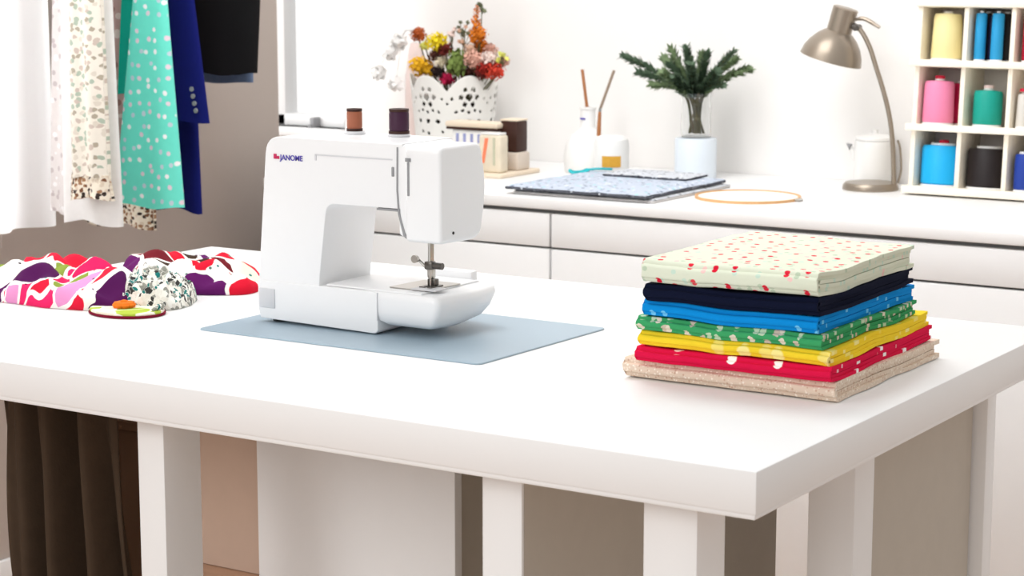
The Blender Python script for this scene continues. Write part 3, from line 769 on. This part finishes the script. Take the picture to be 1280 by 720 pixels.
def flower(kind, x, y, z, r, label, mat_name=None):
    t = thing('dried_flower', label, 'flower', (x, y, z), 'dried flowers in the white lace pot')
    base = PC+Vector(((x-PC.x)*.45, (y-PC.y)*.35, .168))
    top = Vector((x, y, z))
    mid = (base+top)/2+Vector(((x-PC.x)*.12, 0, .015))
    m = FM[mat_name or kind]
    if kind in ('spire',):
        p1 = top; p0 = top-Vector((0, 0, r*1.0))
        obj('stem', ntube([base, mid, p1], .0016, 6, smooth=5), M['stem'], t)
        bm = bmesh.new()
        for k in range(12):
            f = k/11; petals(bm, p0.lerp(p1, f)+Vector((random.uniform(-.006, .006), random.uniform(-.005, .005), 0)), .014*(1-f*.75)+.003, 12, .012*(1-.5*f), seedv=k)
        obj('flower_head', bm, m, t, flat=True)
    elif kind == 'spray':
        obj('stem', ntube([base, mid, top], .0013, 6, smooth=5), M['stem'], t)
        bm = bmesh.new(); b2 = bmesh.new()
        for k in range(7):
            q = top+Vector((random.uniform(-r, r), random.uniform(-.4*r, .4*r), random.uniform(-r*1.3, r*1.2)))
            tube(b2, [top-Vector((0, 0, r*1.6)), q], .0008, 4)
            petals(bm, q, .004, 9, .0085, seedv=k)
        obj('flower_head', bm, m, t, flat=True); obj('twig', b2, M['stem'], t)
    else:
        obj('stem', ntube([base, mid, top-Vector((0, 0, r*.4))], .0018, 6, smooth=5), M['stem'], t)
        bm = bmesh.new(); petals(bm, top, r*.6, 40, r*.7, seedv=int(x*-1000)); petals(bm, top, r*1.2, 80, r*.52, flat=.85, seedv=int(z*1000))
        if kind == 'cone':
            for v in bm.verts: v.co.z = top.z+(v.co.z-top.z)*1.5
        obj('flower_head', bm, m, t, flat=True)
Yf = 4.575
FL = [('rust', -3.198, 1.243, .018, 'rust brown dried flower at the upper left of the bouquet'),
      ('yellow', -3.136, 1.225, .024, 'largest bright yellow dried flower, near the top left of the bouquet'),
      ('lime', -3.180, 1.214, .013, 'small pale yellow dried bloom under the rust brown one'),
      ('gold', -3.186, 1.158, .025, 'golden yellow dried flower at the lower left, just above the pot rim'),
      ('gold', -3.158, 1.146, .017, 'smaller golden dried flower right beside the lower left golden one'),
      ('brown', -3.141, 1.188, .016, 'dark brown dried seed head under the bright yellow flower'),
      ('maroon', -3.106, 1.206, .017, 'maroon dried flower right of the bright yellow flower'),
      ('orange', -3.006, 1.245, .020, 'orange dried flower at the foot of the tall orange spire'),
      ('dusty', -3.012, 1.180, .022, 'dusty peach dried flower right of the green seed cone'),
      ('blush', -2.972, 1.186, .019, 'pale blush dried flower at the right of the bouquet'),
      ('red', -2.978, 1.160, .019, 'dark red dried flower at the right, above the rim'),
      ('brick', -2.950, 1.152, .022, 'brick red dried flower hanging over the right rim'),
      ('maroon', -2.994, 1.146, .017, 'small maroon dried flower low beside the dark red one'),
      ('magenta', -3.112, 1.128, .018, 'magenta dried flower in the dip of the pot rim'),
      ('black', -3.132, 1.146, .016, 'blackish dried seed head just above the magenta flower'),
      ('cream', -3.122, 1.172, .017, 'cream dried flower in the middle of the bouquet'),
      ('brown', -3.085, 1.160, .019, 'brown dried flower left of the green seed cone low in the bouquet'),
      ('brown', -3.040, 1.150, .017, 'brown dried flower below the dusty peach flower'),
      ('peach', -3.035, 1.206, .016, 'peach dried flower just above the green seed cone')]
for i, (k, x, zz, r, lab) in enumerate(FL):
    flower(k, x, Yf+random.uniform(-.012, .012), zz, r, lab)
for k, x, zz, r, lab in (('brown', -3.100, 1.150, .020, 'dark brown dried head right above the magenta flower, behind it'), ('blush', -3.160, 1.186, .017, 'pale blush dried head between the golden and the bright yellow flowers'), ('orange', -3.018, 1.213, .017, 'small orange dried bloom between the peach flower and the spire'),
        ('maroon', -3.060, 1.138, .018, 'maroon dried head low under the green seed cone'), ('dusty', -2.992, 1.205, .017, 'dusty pink dried bloom above the dusty peach flower on the right'), ('rust', -3.024, 1.158, .018, 'rust dried bloom low between green cone and dark red flower'),
        ('cream', -3.148, 1.206, .014, 'small cream bloom touching the bright yellow flower on its lower left'), ('dusty', -2.948, 1.178, .014, 'dusty pink dried bloom at the right above the brick red flower')):
    flower(k, x, Yf+.03, zz, r, lab)
flower('cone', -3.062, Yf-.02, 1.172, .024, 'green dried seed cone in the middle of the bouquet', 'green')
flower('spire', -3.012, Yf, 1.318, .085, 'tall orange brown flower spire rising highest from the bouquet', 'orange')
flower('spray', -3.094, Yf, 1.240, .020, 'pale blush spray of buds left of centre at the bouquet top', 'blush')
flower('spray', -3.052, Yf, 1.248, .022, 'pale spray of buds between the blush spray and orange spire', 'peach')
flower('spray', -3.070, Yf+.02, 1.262, .016, 'grey green spray of tiny tips behind the blush buds', 'tip')
flower('spray', -2.932, Yf, 1.190, .014, 'lime green sprig at the far right of the bouquet', 'lime')
flower('spray', -2.962, Yf+.02, 1.195, .020, 'fine pale sprig rising over the dark red flower', 'dusty')
flower('spray', -2.990, Yf-.01, 1.315, .010, 'tiny dark tipped sprig beside the tall spire', 'tip')

# pale pink vase with white flowers
VC = Vector((-3.272, 4.665, TOP))
t = thing('pink_vase', 'slim pale pink vase standing behind the white lace pot', 'vase', VC)
obj('vase_body', nlathe([(0, 0), (.020, 0), (.028, .03), (.031, .12), (.029, .22), (.018, .30), (.014, .315), (.0115, .315), (.016, .298), (.026, .22), (.027, .1), (.017, .01), (0, .008)], VC), mat('pale_pink_glaze', W(246, 226, 220), rough=.35, noise_amt=.05, nscale=8), t)
for i, (x, zz, lab) in enumerate(((-3.362, 1.185, 'faint white dried bloom leaning left of the pink vase, highest one'), (-3.40, 1.13, 'faint white dried bloom furthest left of the pink vase'), (-3.345, 1.10, 'faint white dried bloom low beside the pink vase'), (-3.33, 1.215, 'small white sprig nearest above the pink vase'))):
    t = thing('white_flower', lab, 'flower', (x, 4.67, zz), 'white flowers in the pink vase')
    obj('stem', ntube([VC+Vector((0, 0, .29)), VC+Vector((-.005, 0, .345)), ((x*.6+VC.x*.4), 4.67, max(zz, 1.2)+.035), (x, 4.67, zz)], .0012, 5, smooth=6), FM['white'], t)
    bm = bmesh.new(); petals(bm, (x, 4.67, zz), .018, 26, .022, seedv=i); obj('flower_head', bm, FM['white'], t, flat=True)

# tray with jars
tag(obj('tray', prism(bmesh.new(), rounded([(-3.00, 4.335), (-2.785, 4.335), (-2.785, 4.53), (-3.00, 4.47)], .012), 'z', TOP, TOP+.011, .003, 2), M['cream_tray']), 'cream wooden tray under the jars beside the lace pot', 'tray')
TZ = TOP+.0112
t = thing('lidded_box', 'white box with blue lettering and cream lid edged dark brown', 'box', (-2.93, 4.44, TZ))
X0, X1 = -2.992, -2.862
obj('box_body', nbox(X0+.004, X1-.004, 4.42, 4.466, TZ, 1.010, .004), M['ceramic'], t)
obj('lid_edge', nbox(X0-.012, X1+.016, 4.415, 4.471, 1.0102, 1.0165, .002), M['darkwood'], t)
obj('lid', nbox(X0-.014, X1+.018, 4.412, 4.474, 1.0165, 1.031, .005), M['cream_tray'], t)
bm = bmesh.new()
for k in range(4): box(bm, -2.975+.022*k, -2.967+.022*k, 4.4185, 4.4202, .978, 1.000); box(bm, -2.975+.022*k, -2.969+.022*k, 4.4185, 4.4202, .966, .970)
obj('lettering', bm, mat('blue_grey_ink', W(150, 156, 200), noise_amt=.1), t)
t = thing('bottle', 'cream square bottle with coral stripe, in front of the lidded box', 'bottle', (-2.832, 4.375, TZ))
obj('bottle_body', nbox(-2.866, -2.800, 4.358, 4.396, TZ, 1.006, .006, seg=3), mat('cream_glass', W(224, 212, 190), rough=.2, noise_amt=.15, nscale=30), t)
obj('shoulder', nbox(-2.862, -2.804, 4.361, 4.393, 1.0061, 1.0115, .002), M['ceramic'], t)
bm = prism(bmesh.new(), [(-2.856, .935), (-2.848, .935), (-2.836, .998), (-2.846, .998)], 'y', 4.3565, 4.3582)
obj('stripe', bm, mat('coral_ink', W(246, 132, 96), noise_amt=.05), t)
obj('side_trim', nbox(-2.822, -2.816, 4.3565, 4.3585, .93, 1.0), mat('sage_ink', W(190, 190, 165)), t)
t = thing('jar', 'dark brown jar with pale base band, right of the cream bottle', 'jar', (-2.826, 4.46, TZ))
obj('jar_body', nbox(-2.852, -2.802, 4.438, 4.490, .957, 1.036, .004), M['darkwood'], t)
obj('base_band', nbox(-2.856, -2.796, 4.434, 4.494, TZ, .957, .006), mat('stone_band', W(214, 200, 186), noise_amt=.08), t)
obj('lid', nbox(-2.853, -2.801, 4.437, 4.491, 1.036, 1.0405, .002), M['cream_tray'], t)

# reed diffuser
DC = Vector((-2.688, 4.60, TOP))
t = thing('diffuser_bottle', 'round white diffuser bottle with narrow neck, behind the folded prints', 'bottle', DC)
obj('bottle_body', nlathe([(0, 0), (.056, 0), (.0605, .006), (.062, .04), (.058, .072), (.044, .095), (.026, .108), (.020, .118), (.0195, .160), (.022, .163), (.022, .168), (.013, .168), (.013, .12), (0, .11)], DC), M['ceramic'], t)
tag(obj('emblem', nbox(-2.700, -2.684, 4.5785, 4.5815, 1.036, 1.0405, .001), M['badge_blue'], t), 'small dark mark on the neck')
JC = Vector((-2.579, 4.532, TOP))
t = thing('white_jar', 'white jar with amber label, in front of the diffuser bottle', 'jar', JC)
obj('jar_body', nlathe([(0, 0), (.041, 0), (.044, .004), (.045, .08), (.041, .095), (.03, .104), (.0, .105)], JC), M['ceramic'], t)
bm = bmesh.new(); vs = []
for i in range(13):
    a = math.radians(-92+i*5.2); vs.append([bm.verts.new(JC+Vector((.0456*math.cos(a), .0456*math.sin(a), zz))) for zz in (.028, .056)])
for a, b in zip(vs, vs[1:]): bm.faces.new((a[0], b[0], b[1], a[1]))
obj('label', bm, M['amber'], t)
tag(obj('reed', ntube([(-2.684, 4.60, 1.02), (-2.703, 4.595, 1.163)], .0042, 8), M['reed']), 'brown wooden reed leaning left out of the diffuser bottle', 'reed')
t = thing('paintbrush', 'slim brush leaning right above the white jar', 'brush', (-2.622, 4.545, 1.0))
obj('handle', ntube([(-2.620, 4.546, 1.070), (-2.585, 4.552, 1.166)], .0038, 8), M['reedgrey'], t)
obj('ferrule', ntube([(-2.622, 4.546, 1.062), (-2.620, 4.546, 1.071)], .0042, 8), M['steel'], t)
obj('bristles', ntube([(-2.624, 4.545, 1.0), (-2.6235, 4.545, 1.02), (-2.622, 4.546, 1.062)], [.0055, .0055, .004], 8), M['reed'], t)

# vase of evergreen
EC = Vector((-2.387, 4.62, TOP))
t = thing('vase', 'pale blue ceramic vase with clear glass neck holding evergreen sprigs', 'vase', EC)
obj('ceramic_base', nlathe([(0, 0), (.049, 0), (.0525, .004), (.0525, .096), (.050, .101), (.036, .102), (0, .102)], EC), M['paleblue'], t)
M['neck'] = mat('milky_glass', (.93, .92, .90, 1), rough=.12, trans=.82, noise_amt=0)
obj('glass_neck', nlathe([(.0335, .1025), (.0375, .104), (.037, .185), (.0365, .198), (.041, .213), (.0385, .213), (.0345, .198), (.035, .184), (.0345, .106), (0, .106)], EC), M['glass'], t)
SP = [(-2.560, 1.200, -.05), (-2.466, 1.212, .02), (-2.394, 1.218, -.04), (-2.430, 1.195, .04), (-2.284, 1.217, -.01), (-2.259, 1.174, .02), (-2.514, 1.163, -.06), (-2.480, 1.134, -.05), (-2.287, 1.140, -.06), (-2.334, 1.190, .05),
      (-2.367, 1.180, -.07), (-2.434, 1.162, -.08), (-2.311, 1.165, -.05), (-2.50, 1.188, .05), (-2.41, 1.15, -.07), (-2.345, 1.155, .0), (-2.455, 1.175, .0), (-2.40, 1.20, .05), (-2.36, 1.205, .0), (-2.305, 1.195, .04)]
SL = ['evergreen sprig reaching furthest left from the vase', 'tall evergreen sprig left of centre in the vase', 'tallest upright evergreen sprig in the middle of the vase', None, 'evergreen sprig reaching to the upper right from the vase', 'evergreen sprig reaching furthest right from the vase',
      'low evergreen sprig on the left, under the furthest left one', 'lowest drooping evergreen sprig at the left of the vase', 'lowest thin evergreen sprig at the right of the vase']
for i, (x, zz, dy) in enumerate(SP):
    lab = SL[i] if i < len(SL) and SL[i] else 'short dark evergreen sprig within the dense middle of the vase bunch'
    t = thing('evergreen_sprig', lab, 'sprig', (x, EC.y+dy, zz), 'evergreen sprigs in the vase')
    b0 = EC+Vector((-.018+.036*((i*7) % 20)/19, dy*-.2, .112)); b1 = EC+Vector(((x-EC.x)*.14, dy*.3, .205)); tip = Vector((x, EC.y+dy, zz))
    b2 = b1.lerp(tip, .5)+Vector((0, 0, .012 if abs(x-EC.x) > .08 else .0))
    path = catmull([b0, b1, b2, tip], 8)
    obj('stem', ntube(path, .0020, 6), M['stem'], t)
    bm = bmesh.new(); rnd = random.Random(i)
    fine = i in (4, 8)
    for k, p in enumerate(path):
        if p.z < EC.z+.205: continue
        d = (path[min(k+1, len(path)-1)]-path[max(k-1, 0)]).normalized()
        for q in range(15):
            u = d.orthogonal().normalized(); u.rotate(Matrix.Rotation(rnd.uniform(0, 6.28), 3, d))
            dr = (d*rnd.uniform(.5, .9)+u*rnd.uniform(.5, .8)).normalized(); L = rnd.uniform(.016, .026)*(1.0 if not fine else .75); s = dr.cross(d).normalized()*(.0042 if not fine else .0028)
            pp = p+d*rnd.uniform(-.006, .006)
            vs = [bm.verts.new(pp), bm.verts.new(pp+dr*L*.5+s), bm.verts.new(pp+dr*L), bm.verts.new(pp+dr*L*.5-s)]
            bm.faces.new(vs)
    obj('leaves', bm, M['leaf'] if i % 2 else M['leafdark'], t, flat=True)

# folded prints + ribbon + hoop
def print_pack(name, x0, x1, y0, y1, z0, h, m, me, label, rot=0):
    t = thing(name, label, 'folded fabric', ((x0+x1)/2, (y0+y1)/2, z0), 'folded prints on the worktop', (0, 0, rot))
    cx, cy = (x0+x1)/2, (y0+y1)/2
    bm = prism(bmesh.new(), rounded([(x0-cx, y0-cy), (x1-cx, y0-cy), (x1-cx, y1-cy), (x0-cx, y1-cy)], .006), 'z', 0, h*.55, .002, 1)
    obj('lower_layer', bm, me, t, local=True)
    bm = bmesh.new(); N = 30; g = []
    for j in range(N+1):
        row = []
        for i in range(N+1):
            u, v = i/N, j/N
            x = (x0-cx)+(x1-x0)*u; y = (y0-cy)+(y1-y0)*v
            e = min(u, 1-u, v, 1-v)*14
            zz = h*.56+h*.40*min(1, max(0, e))**.5+.0016*fbm(x*20, y*20, z0*9)
            row.append(bm.verts.new((x, y, zz)))
        g.append(row)
    for j in range(N):
        for i in range(N): bm.faces.new((g[j][i], g[j][i+1], g[j+1][i+1], g[j+1][i]))
    obj('top_layer', bm, m, t, local=True, angle=180)
    return t
print_pack('folded_print', -2.590, -2.215, 4.085, 4.475, TOP+.0005, .011, M['bookcloth2'], M['bookpale'], 'white and grey folded print on the worktop, underneath the grey-blue one', 0)
print_pack('folded_print', -2.605, -2.225, 4.070, 4.470, TOP+.0118, .012, M['bookcloth'], M['bookedge'], 'pale grey-blue folded print with dark edge on the worktop, the middle layer', 0)
print_pack('folded_print', -2.50, -2.27, 4.345, 4.465, TOP+.0245, .008, M['bookcloth2'], M['bookedge'], 'small white and grey folded print lying on the grey-blue one, at its back', 0)
bm = bmesh.new()
tube(bm, [(-2.598+.02*math.cos(a)*(1+.2*math.sin(3*a)), 4.40+.03*math.sin(a), TOP+.024+.004*math.sin(2*a)) for a in [i*2*PI/24 for i in range(24)]], .0035, 6, closed=True)
tube(bm, [(-2.585, 4.41, TOP+.028), (-2.56, 4.43, TOP+.03), (-2.545, 4.475, TOP+.026)], .003, 6, smooth=4)
tag(obj('ribbon', bm, M['turq'], angle=180), 'curl of turquoise ribbon at the left corner of the folded prints', 'ribbon')
HC = Vector((-2.085, 4.30, TOP))
t = thing('embroidery_hoop', 'thin wooden embroidery hoop lying flat right of the folded prints', 'hoop', HC)
def ring(r, h0, h1, w): return nlathe([(r-w, h0), (r, h0), (r, h1), (r-w, h1), (r-w, h0)], HC, 64)
obj('outer_ring', ring(.122, 0, .0065, .004), M['lightwood'], t); obj('inner_ring', ring(.118, 0, .0055, .0035), M['lightwood'], t)
obj('hoop_cloth', nlathe([(0, .003), (.114, .003), (.1145, .004), (0, .0041)], HC, 64), M['hoopcloth'], t)
bm = bmesh.new(); tube(bm, [HC+Vector((.122, -.006, .004)), HC+Vector((.135, -.006, .004))], .003); tube(bm, [HC+Vector((.122, .006, .004)), HC+Vector((.135, .006, .004))], .003); tube(bm, [HC+Vector((.131, -.012, .004)), HC+Vector((.131, .012, .004))], .002)
obj('screw', bm, M['steel'], t)

# desk lamp
LY = 4.62
t = thing('desk_lamp', 'taupe metal desk lamp with bell shade beside the thread rack', 'lamp', (-1.917, LY, TOP))
obj('base', nlathe([(0, 0), (.066, 0), (.067, .003), (.065, .012), (.060, .017), (0, .019)], (-1.917, LY, TOP), 48), M['lamp'], t)
arm = [(-1.858, LY, .910), (-1.860, LY, .955), (-1.865, LY, 1.02), (-1.875, LY, 1.08), (-1.892, LY, 1.138), (-1.911, LY, 1.190), (-1.928, LY, 1.236), (-1.946, LY, 1.268), (-1.958, LY, 1.282)]
obj('arm', ntube(arm, .0058, 12, smooth=6), M['lamp'], t)
obj('cable', ntube([(-1.852, LY+.01, .918), (-1.846, LY+.012, .95), (-1.850, LY+.012, 1.0), (-1.856, LY+.011, 1.02)], .0028, 8, smooth=6), M['lamp'], t)
top = Vector((-1.9915, LY, 1.329)); opn = Vector((-2.026, LY-.004, 1.206)); ax = (opn-top); Ls = ax.length; ax.normalize()
k = Ls
sh = obj('lamp_shade', nlathe([(0, 0), (.028, 0), (.0305, .002), (.0305, .004), (.0300, .058), (.034, .060), (.048, .072), (.062, .090), (.071, .108), (.0755, Ls), (.0735, Ls), (.068, .106), (.058, .088), (.044, .072), (.028, .062), (0, .06)], top, 48, axis=ax), M['lamp'], t, angle=40)
obj('bulb', nlathe([(0, .062), (.012, .064), (.014, .075), (.024, .095), (.022, .112), (.010, .122), (0, .124)], top, 24, axis=ax), M['ceramic'], sh)
bm = bmesh.new(); tube(bm, [(-1.958, LY, 1.282), (-1.975, LY, 1.288)], .008, 10); lathe(bm, [(0, -.012), (.008, -.012), (.008, .012), (0, .012)], (-1.962, LY, 1.283), 16, axis=(0, 1, 0)); obj('joint', bm, M['darksteel'], t)
bm = bmesh.new(); tube(bm, [(-1.972, LY, 1.300), (-1.945, LY, 1.304), (-1.905, LY, 1.284)], [.0035, .005, .005, .004], 8, smooth=5); obj('switch_lever', bm, M['lamp'], t)
# white canister behind the lamp
KC = Vector((-1.952, 4.725, TOP))
t = thing('canister', 'white ceramic canister with knob lid standing behind the lamp base', 'canister', KC)
obj('canister_body', nlathe([(0, 0), (.046, 0), (.049, .004), (.0495, .095), (.048, .108), (0, .109)], KC), M['ceramic'], t)
obj('lid', nlathe([(0, .109), (.047, .109), (.046, .116), (.03, .122), (.008, .124), (.006, .128), (.008, .134), (0, .136)], KC), M['ceramic'], t)
obj('spout', ntube([KC+Vector((-.044, -.01, .06)), KC+Vector((-.052, -.014, .08)), KC+Vector((-.058, -.016, .094))], [.009, .007, .005], 10, smooth=4), M['ceramic'], t)
bm = prism(bmesh.new(), [(-2.017, .999), (-2.004, .997), (-2.009, .983)], 'y', 4.700, 4.712, .001, 1)
tag(obj('spout_tip', bm, M['plasticgrey'], t), 'grey triangular tip')

# ------------------------------------------------------------------ thread rack (leans back against the wall)
RO = Vector((-1.803, 4.565, TOP)); RA = math.radians(-4.6)
RD = .135; CW = .1115; NCOL = 3; TH = .011
rk = thing('thread_rack', 'whitewashed wooden thread rack leaning on the wall at the right', 'rack', RO, rot=(RA, 0, 0))
wd = CW*NCOL+TH
for i in range(NCOL+1):
    obj('upright', nbox(i*CW, i*CW+TH, .004, RD, .004, .452, .001), M['rack'], rk, local=True)
for z0, z1, nm, ex in ((.004, .022, 'shelf', .012), (.150, .166, 'shelf', .012), (.299, .315, 'shelf', .012), (.437, .452, 'top_board', .004)):
    obj(nm, nbox(-ex*.9, wd+ex*.9, -ex, RD-.004, z0, z1, .0015), M['rack'], rk, local=True)
obj('back_board', nbox(0, wd, RD-.003, RD+.003, .006, .450), M['rackback'], rk, local=True)
RM = Matrix.Translation(RO) @ Matrix.Rotation(RA, 4, 'X')
def rack_thread(name, x, y, z, r0, r1, h, m, label, core='white', tip=None, cat='thread spool', flange=True):
    """r0 bottom radius, r1 top radius"""
    t = thing(name, label, cat, RM @ Vector((x, y, z)), 'threads in the rack', (RA, 0, 0))
    c = M[core] if core in M else core
    obj('thread', nlathe([(r0*.3, .004), (r0*.93, .004), (r0, .008), (r1, h-.010), (r1*.92, h-.003), (r1*.3, h-.001)], (0, 0, 0), 36), m, t, local=True)
    if flange: obj('base_flange', nlathe([(r0*.2, 0), (r0*1.0, 0), (r0*1.0, .004), (r0*.2, .004)], (0, 0, 0), 32), c, t, local=True)
    obj('core', nlathe([(r1*.15, h-.006), (r1*.62 if flange == 2 else r1*.35, h-.006), (r1*.6 if flange == 2 else r1*.33, h+.003), (r1*.15, h+.003), (r1*.15, h-.006)], (0, 0, 0), 28), c, t, local=True)
    if tip: obj('tip', nlathe([(0, h+.003), (.012, h+.003), (.011, h+.010), (0, h+.011)], (0, 0, 0), 16), tip, t, local=True)
    return t
T = {k: thr(k+'_thread', W(*v)) for k, v in dict(cream=(240, 228, 168), sky=(38, 152, 205), black=(18, 14, 16), crimson=(170, 18, 50), pink=(238, 138, 176), magenta=(190, 16, 78), green=(16, 156, 140), blue=(18, 168, 226), brownblack=(24, 14, 15), royal=(26, 58, 150), gold=(190, 150, 60), grey=(214, 210, 204), navy=(24, 26, 60), tan=(224, 190, 130)).items()}
red = mat('red_cap', W(200, 26, 60), noise_amt=.02)
S1, S2, S3 = .0223, .1663, .3153
# top row
rack_thread('thread_cone', .057, .048, S3, .0355, .0325, .110, T['cream'], 'cream thread cone in the top left cell of the rack')
rack_thread('thread_spool', .143, .032, S3, .0128, .0128, .112, T['sky'], 'slim sky blue spool in the top row, left one of the blue pair')
rack_thread('thread_spool', .183, .032, S3, .0140, .0140, .112, T['sky'], 'slim sky blue spool in the top row, right one of the blue pair')
rack_thread('thread_spool', .143, .078, S3, .0200, .0200, .113, T['black'], 'black spool behind the left sky blue spool in the top row')
rack_thread('thread_spool', .188, .082, S3, .0200, .0200, .113, T['black'], 'black spool behind the right sky blue spool in the top row')
rack_thread('thread_spool', .163, .054, S3, .0100, .0100, .108, T['navy'], 'thin navy spool in the gap between the two sky blue spools')
rack_thread('thread_spool', .262, .034, S3, .0190, .0190, .110, T['crimson'], 'crimson spool in the top right cell of the rack')
rack_thread('thread_spool', .266, .092, S3, .0290, .0290, .113, T['black'], 'black spool behind the crimson spool in the top right cell')
# middle row
rack_thread('thread_cone', .050, .038, S2, .0360, .0345, .103, T['pink'], 'pale pink thread cone with red tip in the middle left cell', tip=red)
rack_thread('thread_spool', .079, .101, S2, .0285, .0285, .100, T['magenta'], 'magenta spool behind the pale pink cone in the middle row')
rack_thread('thread_spool', .166, .046, S2, .0330, .0330, .085, T['green'], 'teal green thread spool with paper tag in the middle row', tip=mat('pink_tag', W(244, 214, 210), noise_amt=.02), flange=True)
rack_thread('thread_cone', .256, .032, S2, .0170, .0150, .080, T['grey'], 'pale grey cone with red tip in the middle right cell', tip=red)
rack_thread('thread_spool', .292, .050, S2, .0170, .0170, .070, T['gold'], 'gold spool at the right of the middle row')
# bottom row
rack_thread('thread_spool', .0617, .058, S1, .0496, .0496, .098, T['blue'], 'wide bright blue spool with red cap in the bottom left cell', tip=red, flange=2)
rack_thread('thread_spool', .1732, .058, S1, .0496, .0496, .096, T['brownblack'], 'wide black spool with white core in the bottom middle cell', flange=2)
rack_thread('thread_spool', .268, .030, S1, .0230, .0230, .088, T['royal'], 'royal blue spool in the bottom right cell', flange=2)
rack_thread('thread_spool', .268, .090, S1, .0340, .0340, .092, T['black'], 'black spool behind the royal blue one in the bottom right cell')
# little tag on the green spool
# ------------------------------------------------------------------ light
wd = bpy.data.worlds.new('bright_day'); bpy.context.scene.world = wd; wd.use_nodes = True
bg = wd.node_tree.nodes['Background']; bg.inputs['Color'].default_value = (1.0, .995, .985, 1)
wn, wl = wd.node_tree.nodes, wd.node_tree.links
tc = wn.new('ShaderNodeTexCoord'); sp = wn.new('ShaderNodeSeparateXYZ'); mr = wn.new('ShaderNodeMapRange')
mr.inputs['From Min'].default_value = -.1; mr.inputs['From Max'].default_value = .8
mr.inputs['To Min'].default_value = 1.15; mr.inputs['To Max'].default_value = .52
wl.new(tc.outputs['Generated'], sp.inputs['Vector']); wl.new(sp.outputs['X'], mr.inputs['Value']); wl.new(mr.outputs['Result'], bg.inputs['Strength'])
def area(name, loc, target, size, power, col=(1, 1, 1)):
    L = bpy.data.lights.new(name, 'AREA'); L.energy = power; L.size = size; L.color = col
    o = bpy.data.objects.new(name, L); C.objects.link(o); o.location = loc
    o.rotation_euler = (Vector(target)-Vector(loc)).to_track_quat('-Z', 'Y').to_euler(); return o
area('front_left_key', (-2.6, -.6, 2.3), (-1.8, 2.8, .8), 1.4, 30)  # soft key added inside the room at front left; no window there
area('back_fill', (-2.3, 3.15, 3.1), (-2.4, 4.7, 1.0), 1.6, 46)  # unseen fill added overhead to brighten the back wall and counter
area('curtain_light', (-4.4, 2.4, 1.7), (-3.3, 2.9, 1.5), 1.0, 40)

# ------------------------------------------------------------------ camera
cam = bpy.data.cameras.new('camera'); co = bpy.data.objects.new('camera', cam); C.objects.link(co)
cam.sensor_width = 36; cam.lens = 2590/1280*36; cam.clip_end = 50
co.location = (0, 0, 1.46); co.rotation_euler = (PI/2-math.atan(420/2590), 0, math.radians(32.4))
cam.dof.use_dof = True; cam.dof.focus_distance = 3.0; cam.dof.aperture_fstop = 11
bpy.context.scene.camera = co
sc = bpy.context.scene
sc.view_settings.view_transform = 'Standard'; sc.view_settings.look = 'None'; sc.view_settings.exposure = 0; sc.view_settings.gamma = 1
